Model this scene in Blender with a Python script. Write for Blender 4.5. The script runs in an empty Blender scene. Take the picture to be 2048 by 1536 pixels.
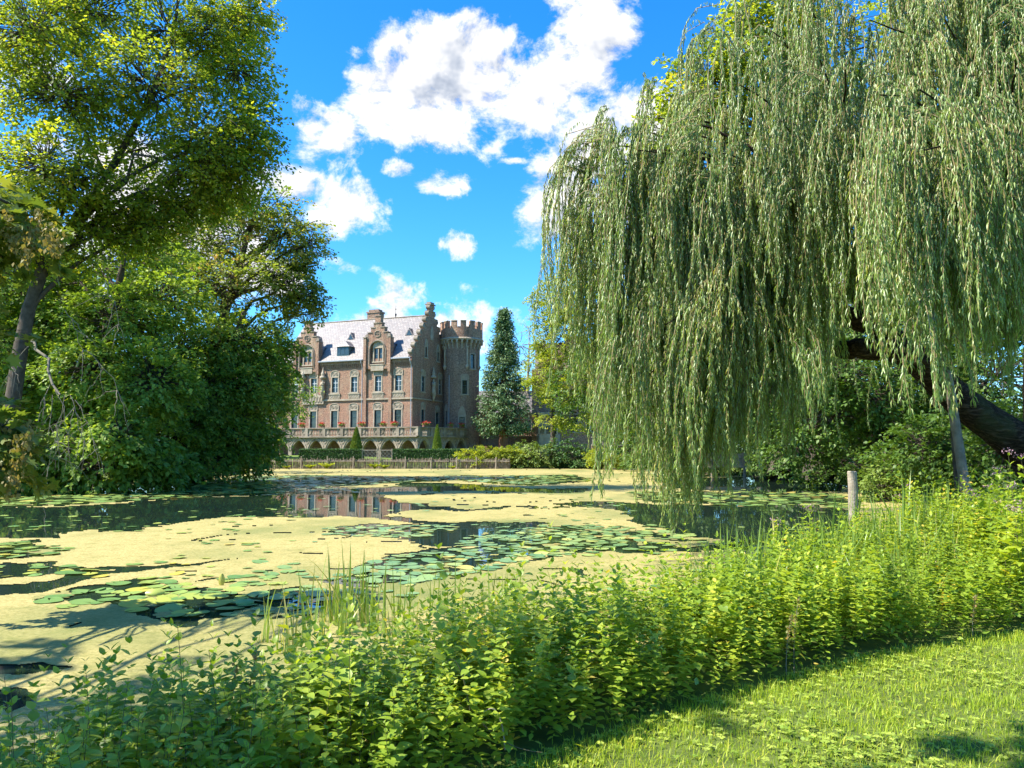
import bpy, bmesh, math
import numpy as np
from mathutils import Vector, Matrix

# ---------------------------------------------------------------- camera, sky, sun, exposure
scene = bpy.context.scene
COL = scene.collection
R = math.radians
EYE, PITCH, FPX = 1.6, math.atan(130 / 1538.0), 1538.0

cam_data = bpy.data.cameras.new("camera")
cam = bpy.data.objects.new("camera", cam_data)
COL.objects.link(cam)
cam_data.sensor_width = 36.0
cam_data.lens = 36.0 * FPX / 2048.0
cam_data.clip_start, cam_data.clip_end = 0.05, 3000
cam.location = (0, 0, EYE)
cam.rotation_euler = (R(90) + PITCH, 0, 0)
scene.camera = cam

SUN_EL, SUN_DIR = R(50), Vector((-0.93, -0.24))          # towards the sun, on the ground plan
SUN_DIR.normalize()
sun_vec = Vector((SUN_DIR.x * math.cos(SUN_EL), SUN_DIR.y * math.cos(SUN_EL), math.sin(SUN_EL)))
sd = bpy.data.lights.new("sun", "SUN")
sd.energy, sd.angle, sd.color = 3.3, R(0.53), (1.0, 0.945, 0.85)
sun = bpy.data.objects.new("sun", sd)
COL.objects.link(sun)
sun.location = (-60, -20, 80)
sun.rotation_euler = (-sun_vec).to_track_quat("-Z", "Y").to_euler()

vs = scene.view_settings
scene.display_settings.display_device = "sRGB"
vs.view_transform, vs.look, vs.gamma, vs.exposure = "Standard", "None", 1.0, 1.75
vs.use_curve_mapping = False
scene.render.engine = "CYCLES"
cy = scene.cycles
cy.max_bounces, cy.diffuse_bounces, cy.glossy_bounces = 8, 3, 3
cy.transmission_bounces, cy.transparent_max_bounces, cy.volume_bounces = 5, 6, 0
cy.caustics_reflective = cy.caustics_refractive = False
cy.use_adaptive_sampling = True
cy.adaptive_threshold = 0.015
cy.use_denoising = True
cy.denoiser = "OPENIMAGEDENOISE"
cy.denoising_input_passes = "RGB_ALBEDO_NORMAL"
cy.sample_clamp_indirect = 6.0


def pix_dir(px, py):
    """World direction of a point of the 2048x1536 photograph (used to survey where things stand)."""
    x, y = (px - 1024) / FPX, (768 - py) / FPX
    return Vector((x, math.cos(PITCH) - y * math.sin(PITCH), math.sin(PITCH) + y * math.cos(PITCH)))


def at(px, py, depth):
    d = pix_dir(px, py)
    d = d * (depth / d.y)
    return Vector((d.x, d.y, d.z + EYE))


def ground(px, py, z=0.0):
    d = pix_dir(px, py)
    t = (z - EYE) / d.z
    return Vector((d.x * t, d.y * t, z))


class NT:
    """Small helper round a node tree."""
    def __init__(self, tree):
        self.t, self.n, self.l = tree, tree.nodes, tree.links

    def node(self, kind, **kw):
        nd = self.n.new(kind)
        for k, v in kw.items():
            if hasattr(nd, k):
                setattr(nd, k, v)
        return nd

    def put(self, sock, v):
        if hasattr(v, "is_linked") or isinstance(v, bpy.types.NodeSocket):
            self.l.new(v, sock)
        else:
            sock.default_value = v

    def math(self, op, a, b=None, c=None, clamp=False):
        nd = self.n.new("ShaderNodeMath")
        nd.operation, nd.use_clamp = op, clamp
        self.put(nd.inputs[0], a)
        if b is not None:
            self.put(nd.inputs[1], b)
        if c is not None:
            self.put(nd.inputs[2], c)
        return nd.outputs[0]

    def vmath(self, op, a, b=None):
        nd = self.n.new("ShaderNodeVectorMath")
        nd.operation = op
        self.put(nd.inputs[0], a)
        if b is not None:
            self.put(nd.inputs[1], b)
        return nd.outputs[0]

    def noise(self, vec, scale, detail=4, rough=0.55, dist=0.0, out="Fac"):
        nd = self.n.new("ShaderNodeTexNoise")
        if vec is not None:
            self.put(nd.inputs["Vector"], vec)
        nd.inputs["Scale"].default_value = scale
        nd.inputs["Detail"].default_value = detail
        nd.inputs["Roughness"].default_value = rough
        nd.inputs["Distortion"].default_value = dist
        return nd.outputs[out]

    def ramp(self, fac, stops, interp="LINEAR"):
        nd = self.n.new("ShaderNodeValToRGB")
        self.put(nd.inputs[0], fac)
        cr = nd.color_ramp
        cr.interpolation = interp
        while len(cr.elements) < len(stops):
            cr.elements.new(0.5)
        for e, (p, c) in zip(cr.elements, stops):
            e.position = p
            e.color = (c[0], c[1], c[2], 1)
        return nd.outputs[0]

    def smooth(self, v, lo, hi):
        nd = self.n.new("ShaderNodeMapRange")
        nd.interpolation_type = "SMOOTHSTEP"
        self.put(nd.inputs["Value"], v)
        nd.inputs["From Min"].default_value = lo
        nd.inputs["From Max"].default_value = hi
        return nd.outputs[0]

    def mix(self, fac, a, b, mode="MIX"):
        nd = self.n.new("ShaderNodeMix")
        nd.data_type, nd.blend_type = "RGBA", mode
        self.put(nd.inputs[0], fac)
        for s, v in ((nd.inputs[6], a), (nd.inputs[7], b)):
            self.put(s, v if not isinstance(v, tuple) else (v[0], v[1], v[2], 1))
        return nd.outputs[2]


# sky: Nishita sky with cumulus clouds where the photograph has them (direction of the sky, not of the camera)
world = bpy.data.worlds.new("World")
scene.world = world
world.use_nodes = True
W = NT(world.node_tree)
W.n.clear()
sky = W.node("ShaderNodeTexSky")
sky.sky_type = "NISHITA"
sky.sun_disc = False
sky.sun_elevation = SUN_EL
sky.sun_rotation = math.atan2(SUN_DIR.x, SUN_DIR.y)
sky.altitude, sky.air_density, sky.dust_density, sky.ozone_density = 50, 1.0, 0.4, 2.0
gen = W.node("ShaderNodeTexCoord").outputs["Generated"]
sep = W.node("ShaderNodeSeparateXYZ")
W.l.new(gen, sep.inputs[0])
az = W.math("ARCTAN2", sep.outputs[0], sep.outputs[1])
el = W.math("ARCSINE", sep.outputs[2])
CLOUDS = [  # centre x, y and half sizes, surveyed on the photograph and turned into angles
    (860, 125, 95, 60), (985, 95, 80, 60), (1020, 175, 150, 85), (900, 190, 160, 80), (1060, 225, 45, 36), (1090, 150, 60, 60),
    (1160, 90, 85, 110), (1170, 15, 95, 70), (1225, 60, 60, 90), (1260, 130, 35, 40),
    (745, 165, 70, 30), (760, 215, 110, 50), (660, 265, 75, 60), (620, 290, 45, 40), (690, 320, 40, 30), (700, 118, 30, 18), (597, 225, 24, 16),
    (600, 370, 75, 40), (700, 400, 75, 45), (720, 450, 60, 24), (660, 430, 60, 40),
    (880, 368, 58, 24), (793, 340, 26, 14), (917, 490, 26, 20), (700, 533, 48, 14), (995, 287, 18, 7), (1035, 321, 18, 6),
    (1140, 405, 85, 90), (1225, 305, 90, 95), (1300, 220, 75, 65), (1085, 470, 45, 32), (1240, 430, 120, 100), (1155, 395, 70, 75), (1205, 325, 70, 70), (1265, 240, 58, 58), (1100, 450, 48, 36),
    (800, 605, 50, 48), (930, 610, 32, 36), (905, 650, 60, 40), (960, 665, 30, 30), (1025, 635, 32, 22), (720, 655, 60, 26),
    (330, 420, 240, 130), (120, 520, 180, 110), (60, 120, 90, 60),
    (520, 560, 90, 50), (1700, 560, 300, 60), (1900, 300, 200, 80),
]
uv = W.node("ShaderNodeCombineXYZ")
W.l.new(az, uv.inputs[0])
W.l.new(el, uv.inputs[1])
F = None
for (cx, cy_, rx, ry) in CLOUDS:
    d = pix_dir(cx, cy_).normalized()
    a0, e0 = math.atan2(d.x, d.y), math.asin(d.z)
    k = 1.26 / FPX * math.cos(a0)
    ma = W.node("ShaderNodeVectorMath")
    ma.operation = "MULTIPLY_ADD"
    W.l.new(uv.outputs[0], ma.inputs[0])
    ma.inputs[1].default_value = (1 / (rx * k), 1 / (ry * k), 0)
    ma.inputs[2].default_value = (-a0 / (rx * k), -e0 / (ry * k), 0)
    dt = W.node("ShaderNodeVectorMath")
    dt.operation = "DOT_PRODUCT"
    W.l.new(ma.outputs[0], dt.inputs[0])
    W.l.new(ma.outputs[0], dt.inputs[1])
    q = dt.outputs["Value"] if rx * ry > 1900 else W.math("MULTIPLY_ADD", dt.outputs["Value"], 0.40, 0.64)
    F = q if F is None else W.math("SMOOTH_MIN", F, q, 0.45)
F = W.math("SUBTRACT", 1.0, F)
# behind the photographer: a loose scatter of the same clouds
behind = W.math("MULTIPLY_ADD", W.noise(gen, 2.2, 2, 0.5), 5.0, -3.1)
behind = W.math("MINIMUM", behind, W.math("MULTIPLY_ADD", sep.outputs[1], -4.0, 0.2))
F = W.math("MAXIMUM", F, behind)
F = W.math("MAXIMUM", F, -1.6)
flat = W.vmath("MULTIPLY", gen, (1.0, 1.0, 1.25))


def cloud_noise(vec, detail):
    n1 = W.noise(vec, 11.0, detail, 0.66, 0.2)
    vor = W.node("ShaderNodeTexVoronoi")
    vor.feature = "F1"
    vor.inputs["Scale"].default_value = 26.0
    W.l.new(vec, vor.inputs["Vector"])
    return W.math("MULTIPLY_ADD", vor.outputs["Distance"], -0.32, W.math("MULTIPLY_ADD", n1, 3.4, -1.62))


CN = cloud_noise(flat, 8)
C2 = W.math("MULTIPLY_ADD", W.noise(W.vmath("ADD", flat, (-0.010, -0.003, 0.018)), 11.0, 4, 0.66, 0.2), 3.4, -1.72)
field = W.math("ADD", W.math("MULTIPLY", F, 0.72), CN)
dens = W.smooth(field, 0.0, 0.55)
relief = W.math("MULTIPLY", W.math("SUBTRACT", CN, C2), 0.5)
thick = W.smooth(field, 0.5, 1.4)
shade = W.math("SUBTRACT", W.math("ADD", 1.02, relief), W.math("MULTIPLY", thick, 0.30), clamp=False)
shade = W.math("MINIMUM", W.math("MAXIMUM", shade, 0.6), 1.12)
cl = W.mix(W.smooth(shade, 0.6, 1.0), (0.70, 0.78, 0.93), (1.0, 0.99, 0.98))
CLOUD_GAIN = 0.365
cl = W.mix(1.0, cl, W.math("MULTIPLY", shade, CLOUD_GAIN), "MULTIPLY")
hs = W.node("ShaderNodeHueSaturation")
hs.inputs["Hue"].default_value = 0.492
hs.inputs["Saturation"].default_value = 1.4
hs.inputs["Value"].default_value = 1.0
W.l.new(sky.outputs[0], hs.inputs["Color"])
SKY_STRENGTH = 0.088
skyc = W.mix(1.0, hs.outputs[0], (SKY_STRENGTH * 0.56, SKY_STRENGTH * 0.88, SKY_STRENGTH * 1.2), "MULTIPLY")
final = W.mix(W.math("MULTIPLY", dens, 0.98), skyc, cl)
bg = W.node("ShaderNodeBackground")
bg.inputs["Strength"].default_value = 1.0
W.l.new(final, bg.inputs[0])
wo = W.node("ShaderNodeOutputWorld")
W.l.new(bg.outputs[0], wo.inputs[0])
world.cycles.sampling_method = "MANUAL"
world.cycles.sample_map_resolution = 512


# ---------------------------------------------------------------- helpers
def tag(o, label=None, cat=None, group=None, kind=None):
    for k, v in (("label", label), ("category", cat), ("group", group), ("kind", kind)):
        if v:
            o[k] = v
    return o


def empty(name, loc=(0, 0, 0), rz=0.0, **kw):
    o = bpy.data.objects.new(name, None)
    COL.objects.link(o)
    o.location = loc
    o.rotation_euler = (0, 0, rz)
    o.empty_display_size = 0.3
    return tag(o, **kw)


def link(name, mesh, parent=None, loc=None, rot=None):
    o = bpy.data.objects.new(name, mesh)
    COL.objects.link(o)
    if parent is not None:
        o.parent = parent
    if loc is not None:
        o.location = loc
    if rot is not None:
        o.rotation_euler = rot
    return o


def np_mesh(name, V, F, mat, rnd=None, smooth=False, mat_idx=None):
    """Mesh from numpy arrays: V (n,3); F a list of (m,k) index arrays, all k equal inside one array."""
    if not isinstance(F, (list, tuple)):
        F = [F]
    F = [f for f in F if len(f)]
    me = bpy.data.meshes.new(name)
    V = np.asarray(V, np.float32)
    me.vertices.add(len(V))
    me.vertices.foreach_set("co", V.ravel())
    loops = np.concatenate([f.ravel() for f in F]).astype(np.int32)
    tot = np.concatenate([np.full(len(f), f.shape[1], np.int32) for f in F])
    start = np.concatenate([[0], np.cumsum(tot)[:-1]]).astype(np.int32)
    me.loops.add(len(loops))
    me.loops.foreach_set("vertex_index", loops)
    me.polygons.add(len(tot))
    me.polygons.foreach_set("loop_start", start)
    if smooth:
        me.polygons.foreach_set("use_smooth", np.ones(len(tot), bool))
    if rnd is not None:
        a = me.attributes.new("rnd", "FLOAT", "FACE")
        a.data.foreach_set("value", np.asarray(rnd, np.float32))
    mats = mat if isinstance(mat, (list, tuple)) else [mat]
    for m in mats:
        me.materials.append(m)
    if mat_idx is not None:
        me.polygons.foreach_set("material_index", np.asarray(mat_idx, np.int32))
    me.update(calc_edges=True)
    return me


class MB:
    """Collects boxes, prisms, tubes and sheets into one mesh."""
    def __init__(self):
        self.v, self.f = [], []

    def add(self, pts, faces):
        o = len(self.v)
        self.v += [tuple(p) for p in pts]
        self.f += [tuple(o + i for i in f) for f in faces]

    def box(self, x0, x1, y0, y1, z0, z1, M=None):
        p = [Vector((x, y, z)) for z in (z0, z1) for (x, y) in ((x0, y0), (x1, y0), (x1, y1), (x0, y1))]
        if M is not None:
            p = [M @ q for q in p]
        self.add(p, [(3, 2, 1, 0), (4, 5, 6, 7), (0, 1, 5, 4), (1, 2, 6, 5), (2, 3, 7, 6), (3, 0, 4, 7)])

    def prism(self, poly, y0, y1, M=None):
        """poly: (x, z) outline, extruded along y."""
        n = len(poly)
        p = [Vector((x, y0, z)) for x, z in poly] + [Vector((x, y1, z)) for x, z in poly]
        if M is not None:
            p = [M @ q for q in p]
        fs = [tuple(range(n)), tuple(range(2 * n - 1, n - 1, -1))]
        fs += [(i, n + i, n + (i + 1) % n, (i + 1) % n) for i in range(n)]
        self.add(p, fs)

    def lathe(self, prof, seg=12, c=(0, 0, 0), a0=0.0, a1=2 * math.pi, M=None):
        """prof: (r, z) from bottom to top."""
        full = abs(a1 - a0 - 2 * math.pi) < 1e-6
        n = seg if full else seg + 1
        p = []
        for r, z in prof:
            for i in range(n):
                a = a0 + (a1 - a0) * i / seg
                p.append(Vector((c[0] + r * math.cos(a), c[1] + r * math.sin(a), c[2] + z)))
        if M is not None:
            p = [M @ q for q in p]
        fs = []
        for k in range(len(prof) - 1):
            for i in range(seg):
                j = (i + 1) % n
                fs.append((k * n + i, k * n + j, (k + 1) * n + j, (k + 1) * n + i))
        if full:
            fs.append(tuple(range(n - 1, -1, -1)))
            fs.append(tuple((len(prof) - 1) * n + i for i in range(n)))
        self.add(p, fs)

    def tube(self, pts, rad, sides=6):
        pts = [Vector(p) for p in pts]
        rad = rad if isinstance(rad, (list, tuple)) else [rad] * len(pts)
        rings = []
        for i, p in enumerate(pts):
            t = (pts[min(i + 1, len(pts) - 1)] - pts[max(i - 1, 0)]).normalized()
            s = t.cross(Vector((0.13, 0.31, 0.94)))
            if s.length < 1e-3:
                s = t.cross(Vector((1, 0, 0)))
            s.normalize()
            u = s.cross(t)
            rings += [p + (s * math.cos(a) + u * math.sin(a)) * rad[i] for a in [2 * math.pi * k / sides for k in range(sides)]]
        n = sides
        fs = [(k * n + i, k * n + (i + 1) % n, (k + 1) * n + (i + 1) % n, (k + 1) * n + i) for k in range(len(pts) - 1) for i in range(n)]
        fs += [tuple(range(n - 1, -1, -1)), tuple((len(pts) - 1) * n + i for i in range(n))]
        self.add(rings, fs)

    def quad(self, a, b, c, d):
        self.add([a, b, c, d], [(0, 1, 2, 3)])

    def mesh(self, name, mat, smooth=False):
        me = bpy.data.meshes.new(name)
        me.from_pydata(self.v, [], self.f)
        me.materials.append(mat)
        if smooth:
            me.polygons.foreach_set("use_smooth", np.ones(len(me.polygons), bool))
        me.update()
        return me

    def build(self, name, mat, parent=None, smooth=False, loc=None, rot=None):
        return link(name, self.mesh(name, mat, smooth), parent, loc, rot)


def hsh(ix, iy, iz, seed):
    n = (ix.astype(np.int64) * 374761393 + iy.astype(np.int64) * 668265263 + iz.astype(np.int64) * 2147483647 + seed * 974711 + 12345) & 0xFFFFFFFF
    n = ((n ^ (n >> 13)) * 1274126177) & 0xFFFFFFFF
    n = ((n ^ (n >> 15)) * 2246822519) & 0xFFFFFFFF
    return ((n ^ (n >> 16)) & 0xFFFF) / 65535.0


def vnoise(x, y, z=None, seed=0):
    z = np.zeros_like(x) if z is None else z
    fx, fy, fz = np.floor(x), np.floor(y), np.floor(z)
    u, v, w = x - fx, y - fy, z - fz
    u, v, w = u * u * (3 - 2 * u), v * v * (3 - 2 * v), w * w * (3 - 2 * w)
    o = 0
    for dx in (0, 1):
        for dy in (0, 1):
            for dz in (0, 1):
                o = o + hsh(fx + dx, fy + dy, fz + dz, seed) * (u if dx else 1 - u) * (v if dy else 1 - v) * (w if dz else 1 - w)
    return o


def fbm(x, y, z=None, seed=0, octv=4):
    s, a, t = 0.0, 0.5, 0.0
    for k in range(octv):
        f = 2.0 ** k
        s = s + a * vnoise(x * f, y * f, None if z is None else z * f, seed + k * 17)
        t += a
        a *= 0.55
    return s / t


def in_poly(x, y, poly):
    p = np.asarray(poly, float)
    c = np.zeros(x.shape, bool)
    j = len(p) - 1
    for i in range(len(p)):
        xi, yi, xj, yj = p[i, 0], p[i, 1], p[j, 0], p[j, 1]
        if yi != yj:
            c ^= ((yi > y) != (yj > y)) & (x < (xj - xi) * (y - yi) / (yj - yi) + xi)
        j = i
    return c


def edge_dist(x, y, poly, closed=True):
    p = np.asarray(poly, float)
    d = np.full(x.shape, 1e9)
    n = len(p)
    for i in range(n if closed else n - 1):
        a, b = p[i], p[(i + 1) % n]
        ab = b - a
        t = np.clip(((x - a[0]) * ab[0] + (y - a[1]) * ab[1]) / (ab @ ab), 0, 1)
        d = np.minimum(d, np.hypot(x - a[0] - t * ab[0], y - a[1] - t * ab[1]))
    return d


def norm(a):
    return a / np.maximum(np.linalg.norm(a, axis=-1, keepdims=True), 1e-9)


def scatter(tv, tf, P, A, N, S, rnd):
    """Copies of a template (x across, y along the axis A, z along the normal N) at points P, size S."""
    tv = np.asarray(tv, float)
    A = norm(A)
    X = norm(np.cross(A, N))
    Z = np.cross(X, A)
    S = np.broadcast_to(np.asarray(S, float).reshape(-1, 1), (len(P), 3 if np.ndim(S) == 2 else 1)) if np.ndim(S) < 2 else S
    sx = S[:, :1]
    sy = S[:, 1:2] if S.shape[1] > 1 else sx
    V = P[:, None, :] + tv[None, :, 0, None] * (X * sx)[:, None, :] + tv[None, :, 1, None] * (A * sy)[:, None, :] + tv[None, :, 2, None] * (Z * sy)[:, None, :]
    k = len(tv)
    off = (np.arange(len(P)) * k)[:, None, None]
    Fs = [(np.asarray(f)[None] + off).reshape(-1, np.asarray(f).shape[1]) for f in tf]
    rn = np.concatenate([np.repeat(rnd, len(f)) for f in tf])
    return V.reshape(-1, 3), Fs, rn


class Cloud:
    """Gathers numpy pieces into one mesh."""
    def __init__(self):
        self.V, self.F, self.Rn, self.n = [], {}, {}, 0

    def add(self, V, Fs, rn):
        i = 0
        for f in Fs:
            self.F.setdefault(f.shape[1], []).append(f + self.n)
            self.Rn.setdefault(f.shape[1], []).append(rn[i:i + len(f)])
            i += len(f)
        self.V.append(V)
        self.n += len(V)

    def mesh(self, name, mat, smooth=False):
        ks = sorted(self.F)
        return np_mesh(name, np.concatenate(self.V), [np.concatenate(self.F[k]) for k in ks], mat,
                       np.concatenate([np.concatenate(self.Rn[k]) for k in ks]), smooth)


def tubes(P, Rd, sides=4, rnd=0.5):
    """P (n,k,3) polylines with radii Rd (n,k): open tubes, all at once."""
    P = np.asarray(P, float)
    n, k, _ = P.shape
    T = np.empty_like(P)
    T[:, 1:-1] = P[:, 2:] - P[:, :-2]
    T[:, 0], T[:, -1] = P[:, 1] - P[:, 0], P[:, -1] - P[:, -2]
    T = norm(T)
    ref = np.where(np.abs(T[..., 2:3]) > 0.9, np.array([1.0, 0.2, 0]), np.array([0.1, 0.2, 1.0]))
    X = norm(np.cross(T, ref))
    Y = np.cross(X, T)
    a = np.arange(sides) * 2 * np.pi / sides
    V = P[:, :, None] + Rd[:, :, None, None] * (X[:, :, None] * np.cos(a)[None, None, :, None] + Y[:, :, None] * np.sin(a)[None, None, :, None])
    idx = np.arange(n * k * sides).reshape(n, k, sides)
    nx = np.roll(idx, -1, axis=2)
    f = np.stack([idx[:, :-1], nx[:, :-1], nx[:, 1:], idx[:, 1:]], -1).reshape(-1, 4)
    return V.reshape(-1, 3), [f], np.full(len(f), rnd)


# ---------------------------------------------------------------- materials
def material(name):
    m = bpy.data.materials.new(name)
    m.use_nodes = True
    t = NT(m.node_tree)
    p = t.n["Principled BSDF"]
    return m, t, p


def plain(name, c1, c2, scale=3.0, rough=0.7, spec=0.4, bump=0.0, bscale=None, detail=5, coord="Object"):
    m, t, p = material(name)
    co = t.node("ShaderNodeTexCoord").outputs[coord]
    n = t.noise(co, scale, detail, 0.6)
    t.l.new(t.ramp(n, [(0.3, c1), (0.7, c2)]), p.inputs["Base Color"])
    p.inputs["Roughness"].default_value = rough
    p.inputs["Specular IOR Level"].default_value = spec
    if bump:
        b = t.node("ShaderNodeBump")
        b.inputs["Strength"].default_value = bump
        b.inputs["Distance"].default_value = 0.03
        t.l.new(t.noise(co, bscale or scale * 6, 5, 0.65), b.inputs["Height"])
        t.l.new(b.outputs[0], p.inputs["Normal"])
    return m


def leafy(name, stops, trans=0.4, tcol=(1.25, 1.15, 0.55), rough=0.5, spec=0.35, objvar=0.0, patch=0.0):
    """Leaf: colour by a per-leaf random value, part of the light passes through."""
    m, t, p = material(name)
    at_ = t.node("ShaderNodeAttribute")
    at_.attribute_name = "rnd"
    f = at_.outputs["Fac"]
    if objvar:
        f = t.math("ADD", f, t.math("MULTIPLY_ADD", t.node("ShaderNodeObjectInfo").outputs["Random"], objvar, -objvar / 2))
    if patch:
        geo = t.node("ShaderNodeNewGeometry").outputs["Position"]
        f = t.math("ADD", f, t.math("MULTIPLY_ADD", t.noise(geo, 0.35, 2), patch * 2, -patch))
    c = t.ramp(f, stops)
    t.l.new(c, p.inputs["Base Color"])
    p.inputs["Roughness"].default_value = rough
    p.inputs["Specular IOR Level"].default_value = spec
    tr = t.node("ShaderNodeBsdfTranslucent")
    t.l.new(t.mix(1.0, c, tcol, "MULTIPLY"), tr.inputs[0])
    ms = t.node("ShaderNodeMixShader")
    ms.inputs[0].default_value = trans
    t.l.new(p.outputs[0], ms.inputs[1])
    t.l.new(tr.outputs[0], ms.inputs[2])
    t.l.new(ms.outputs[0], t.n["Material Output"].inputs[0])
    return m


M = {}
M["bark"] = plain("bark", (0.055, 0.042, 0.03), (0.13, 0.105, 0.08), 5, 0.9, 0.2, 0.6)
def furrowed():
    m, t, p = material("willow_bark")
    co = t.node("ShaderNodeTexCoord").outputs["Object"]
    # furrows run along the leaning limb, so the pattern is drawn out in that direction
    mp = t.node("ShaderNodeMapping")
    mp.inputs["Rotation"].default_value = (0, R(-32), 0)
    mp.inputs["Scale"].default_value = (2.2, 11, 11)
    t.l.new(co, mp.inputs["Vector"])
    n = t.noise(mp.outputs[0], 1.0, 6, 0.7, 0.6)
    rid = t.math("ABSOLUTE", t.math("SUBTRACT", n, 0.5))
    c = t.ramp(rid, [(0.0, (0.02, 0.013, 0.009)), (0.10, (0.10, 0.066, 0.045)), (0.3, (0.22, 0.155, 0.11))])
    c = t.mix(t.math("MULTIPLY", t.smooth(t.noise(co, 1.3, 4), 0.55, 0.7), 0.5), c, (0.09, 0.10, 0.04))
    t.l.new(c, p.inputs["Base Color"])
    p.inputs["Roughness"].default_value = 0.95
    p.inputs["Specular IOR Level"].default_value = 0.1
    bp = t.node("ShaderNodeBump")
    bp.inputs["Strength"].default_value = 1.0
    bp.inputs["Distance"].default_value = 0.12
    t.l.new(rid, bp.inputs["Height"])
    t.l.new(bp.outputs[0], p.inputs["Normal"])
    return m


M["willow_bark"] = furrowed()
M["willow_twig"] = plain("willow_twig", (0.16, 0.12, 0.05), (0.3, 0.24, 0.11), 3, 0.7, 0.3)
M["red_bark"] = plain("red_bark", (0.13, 0.06, 0.04), (0.22, 0.11, 0.07), 3, 0.9, 0.2, 0.5)
M["pale_bark"] = plain("pale_bark", (0.2, 0.17, 0.13), (0.36, 0.31, 0.25), 3, 0.9, 0.2)
M["maple"] = leafy("maple_leaf", [(0.0, (0.116, 0.172, 0.028)), (0.5, (0.218, 0.282, 0.038)), (0.85, (0.383, 0.386, 0.052)), (1.0, (0.614, 0.404, 0.086))], 0.65, (1.9, 1.75, 0.6), patch=0.25)
M["near_maple"] = leafy("near_maple_leaf", [(0.0, (0.096, 0.162, 0.029)), (0.55, (0.168, 0.238, 0.039)), (0.85, (0.272, 0.289, 0.058)), (1.0, (0.400, 0.306, 0.078))], 0.45, (1.4, 1.25, 0.5))
M["rust"] = leafy("rust_leaf", [(0.0, (0.138, 0.215, 0.040)), (0.55, (0.240, 0.305, 0.062)), (0.85, (0.343, 0.287, 0.094)), (1.0, (0.447, 0.233, 0.109))], 0.55, (1.6, 1.5, 0.6), patch=0.3)
M["shade_leaf"] = leafy("shade_leaf_leaf", [(0.0, (0.142, 0.236, 0.041)), (0.6, (0.252, 0.372, 0.057)), (1.0, (0.505, 0.574, 0.077))], 0.45, (1.5, 1.4, 0.5), patch=0.25)
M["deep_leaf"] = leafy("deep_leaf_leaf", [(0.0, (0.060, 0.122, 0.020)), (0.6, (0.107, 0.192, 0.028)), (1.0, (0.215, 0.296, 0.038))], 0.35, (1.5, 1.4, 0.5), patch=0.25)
M["willow"] = leafy("willow_leaf", [(0.0, (0.169, 0.259, 0.063)), (0.55, (0.289, 0.386, 0.109)), (0.9, (0.471, 0.559, 0.196)), (1.0, (0.547, 0.487, 0.150))], 0.4, (1.2, 1.25, 0.5), 0.34, 0.6, patch=0.25)
M["seed"] = leafy("seed_leaf", [(0.0, (0.2, 0.2, 0.05)), (1.0, (0.33, 0.25, 0.08))], 0.4)
M["lime"] = leafy("lime_leaf", [(0.0, (0.169, 0.240, 0.023)), (0.6, (0.338, 0.390, 0.040)), (1.0, (0.540, 0.496, 0.068))], 0.5, (1.5, 1.4, 0.5), patch=0.25)
M["sequoia"] = leafy("sequoia_leaf", [(0.0, (0.072, 0.144, 0.054)), (0.6, (0.144, 0.228, 0.084)), (1.0, (0.240, 0.312, 0.120))], 0.12, patch=0.2)
M["box"] = leafy("box_leaf", [(0.0, (0.037, 0.103, 0.023)), (0.6, (0.075, 0.154, 0.029)), (1.0, (0.149, 0.240, 0.039))], 0.2, patch=0.15)
M["thuja"] = leafy("thuja_leaf", [(0.0, (0.117, 0.195, 0.026)), (1.0, (0.260, 0.325, 0.052))], 0.25)
M["mint"] = leafy("mint_leaf", [(0.0, (0.169, 0.275, 0.032)), (0.55, (0.323, 0.440, 0.043)), (0.9, (0.536, 0.572, 0.064)), (1.0, (0.800, 0.594, 0.108))], 0.45, (1.35, 1.25, 0.45), 0.42, 0.5, objvar=0.35)
M["mint_mass"] = leafy("mint_mass_leaf", [(0.0, (0.169, 0.275, 0.032)), (0.55, (0.323, 0.440, 0.043)), (0.9, (0.536, 0.572, 0.064)), (1.0, (0.800, 0.594, 0.108))], 0.45, (1.35, 1.25, 0.45), 0.42, 0.5)
M["stem"] = plain("green_stem", (0.08, 0.1, 0.03), (0.12, 0.09, 0.04), 8, 0.6)
M["reed"] = leafy("reed_leaf", [(0.0, (0.135, 0.232, 0.039)), (0.7, (0.255, 0.362, 0.065)), (1.0, (0.540, 0.478, 0.156))], 0.4, (1.3, 1.25, 0.5), 0.35, 0.5, objvar=0.3)
M["grass"] = leafy("grass_leaf", [(0.0, (0.222, 0.336, 0.028)), (0.6, (0.420, 0.526, 0.042)), (1.0, (0.790, 0.694, 0.112))], 0.45, (1.3, 1.25, 0.4), 0.45, 0.35, patch=0.2)
M["clover"] = leafy("clover_leaf", [(0.0, (0.208, 0.324, 0.039)), (1.0, (0.499, 0.576, 0.091))], 0.35)
M["pad"] = leafy("pad_leaf", [(0.0, (0.136, 0.266, 0.072)), (0.5, (0.222, 0.350, 0.096)), (0.85, (0.409, 0.462, 0.086)), (1.0, (0.546, 0.462, 0.077))], 0.08, (1, 1, 0.5), 0.36, 0.5, objvar=0.5)
M["pad_mass"] = leafy("pad_mass_leaf", [(0.0, (0.136, 0.266, 0.072)), (0.5, (0.239, 0.350, 0.086)), (0.85, (0.409, 0.448, 0.086)), (1.0, (0.580, 0.448, 0.115))], 0.08, (1, 1, 0.5), 0.36, 0.5)
M["wood"] = plain("grey_wood", (0.14, 0.11, 0.08), (0.32, 0.27, 0.2), 4, 0.9, 0.2, 0.6)
M["log_wood"] = plain("log_wood", (0.13, 0.10, 0.07), (0.34, 0.275, 0.2), 5, 0.9, 0.2, 0.5)
M["dead_twig"] = plain("dead_twig", (0.14, 0.12, 0.085), (0.24, 0.21, 0.15), 3, 0.9, 0.2)
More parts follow.
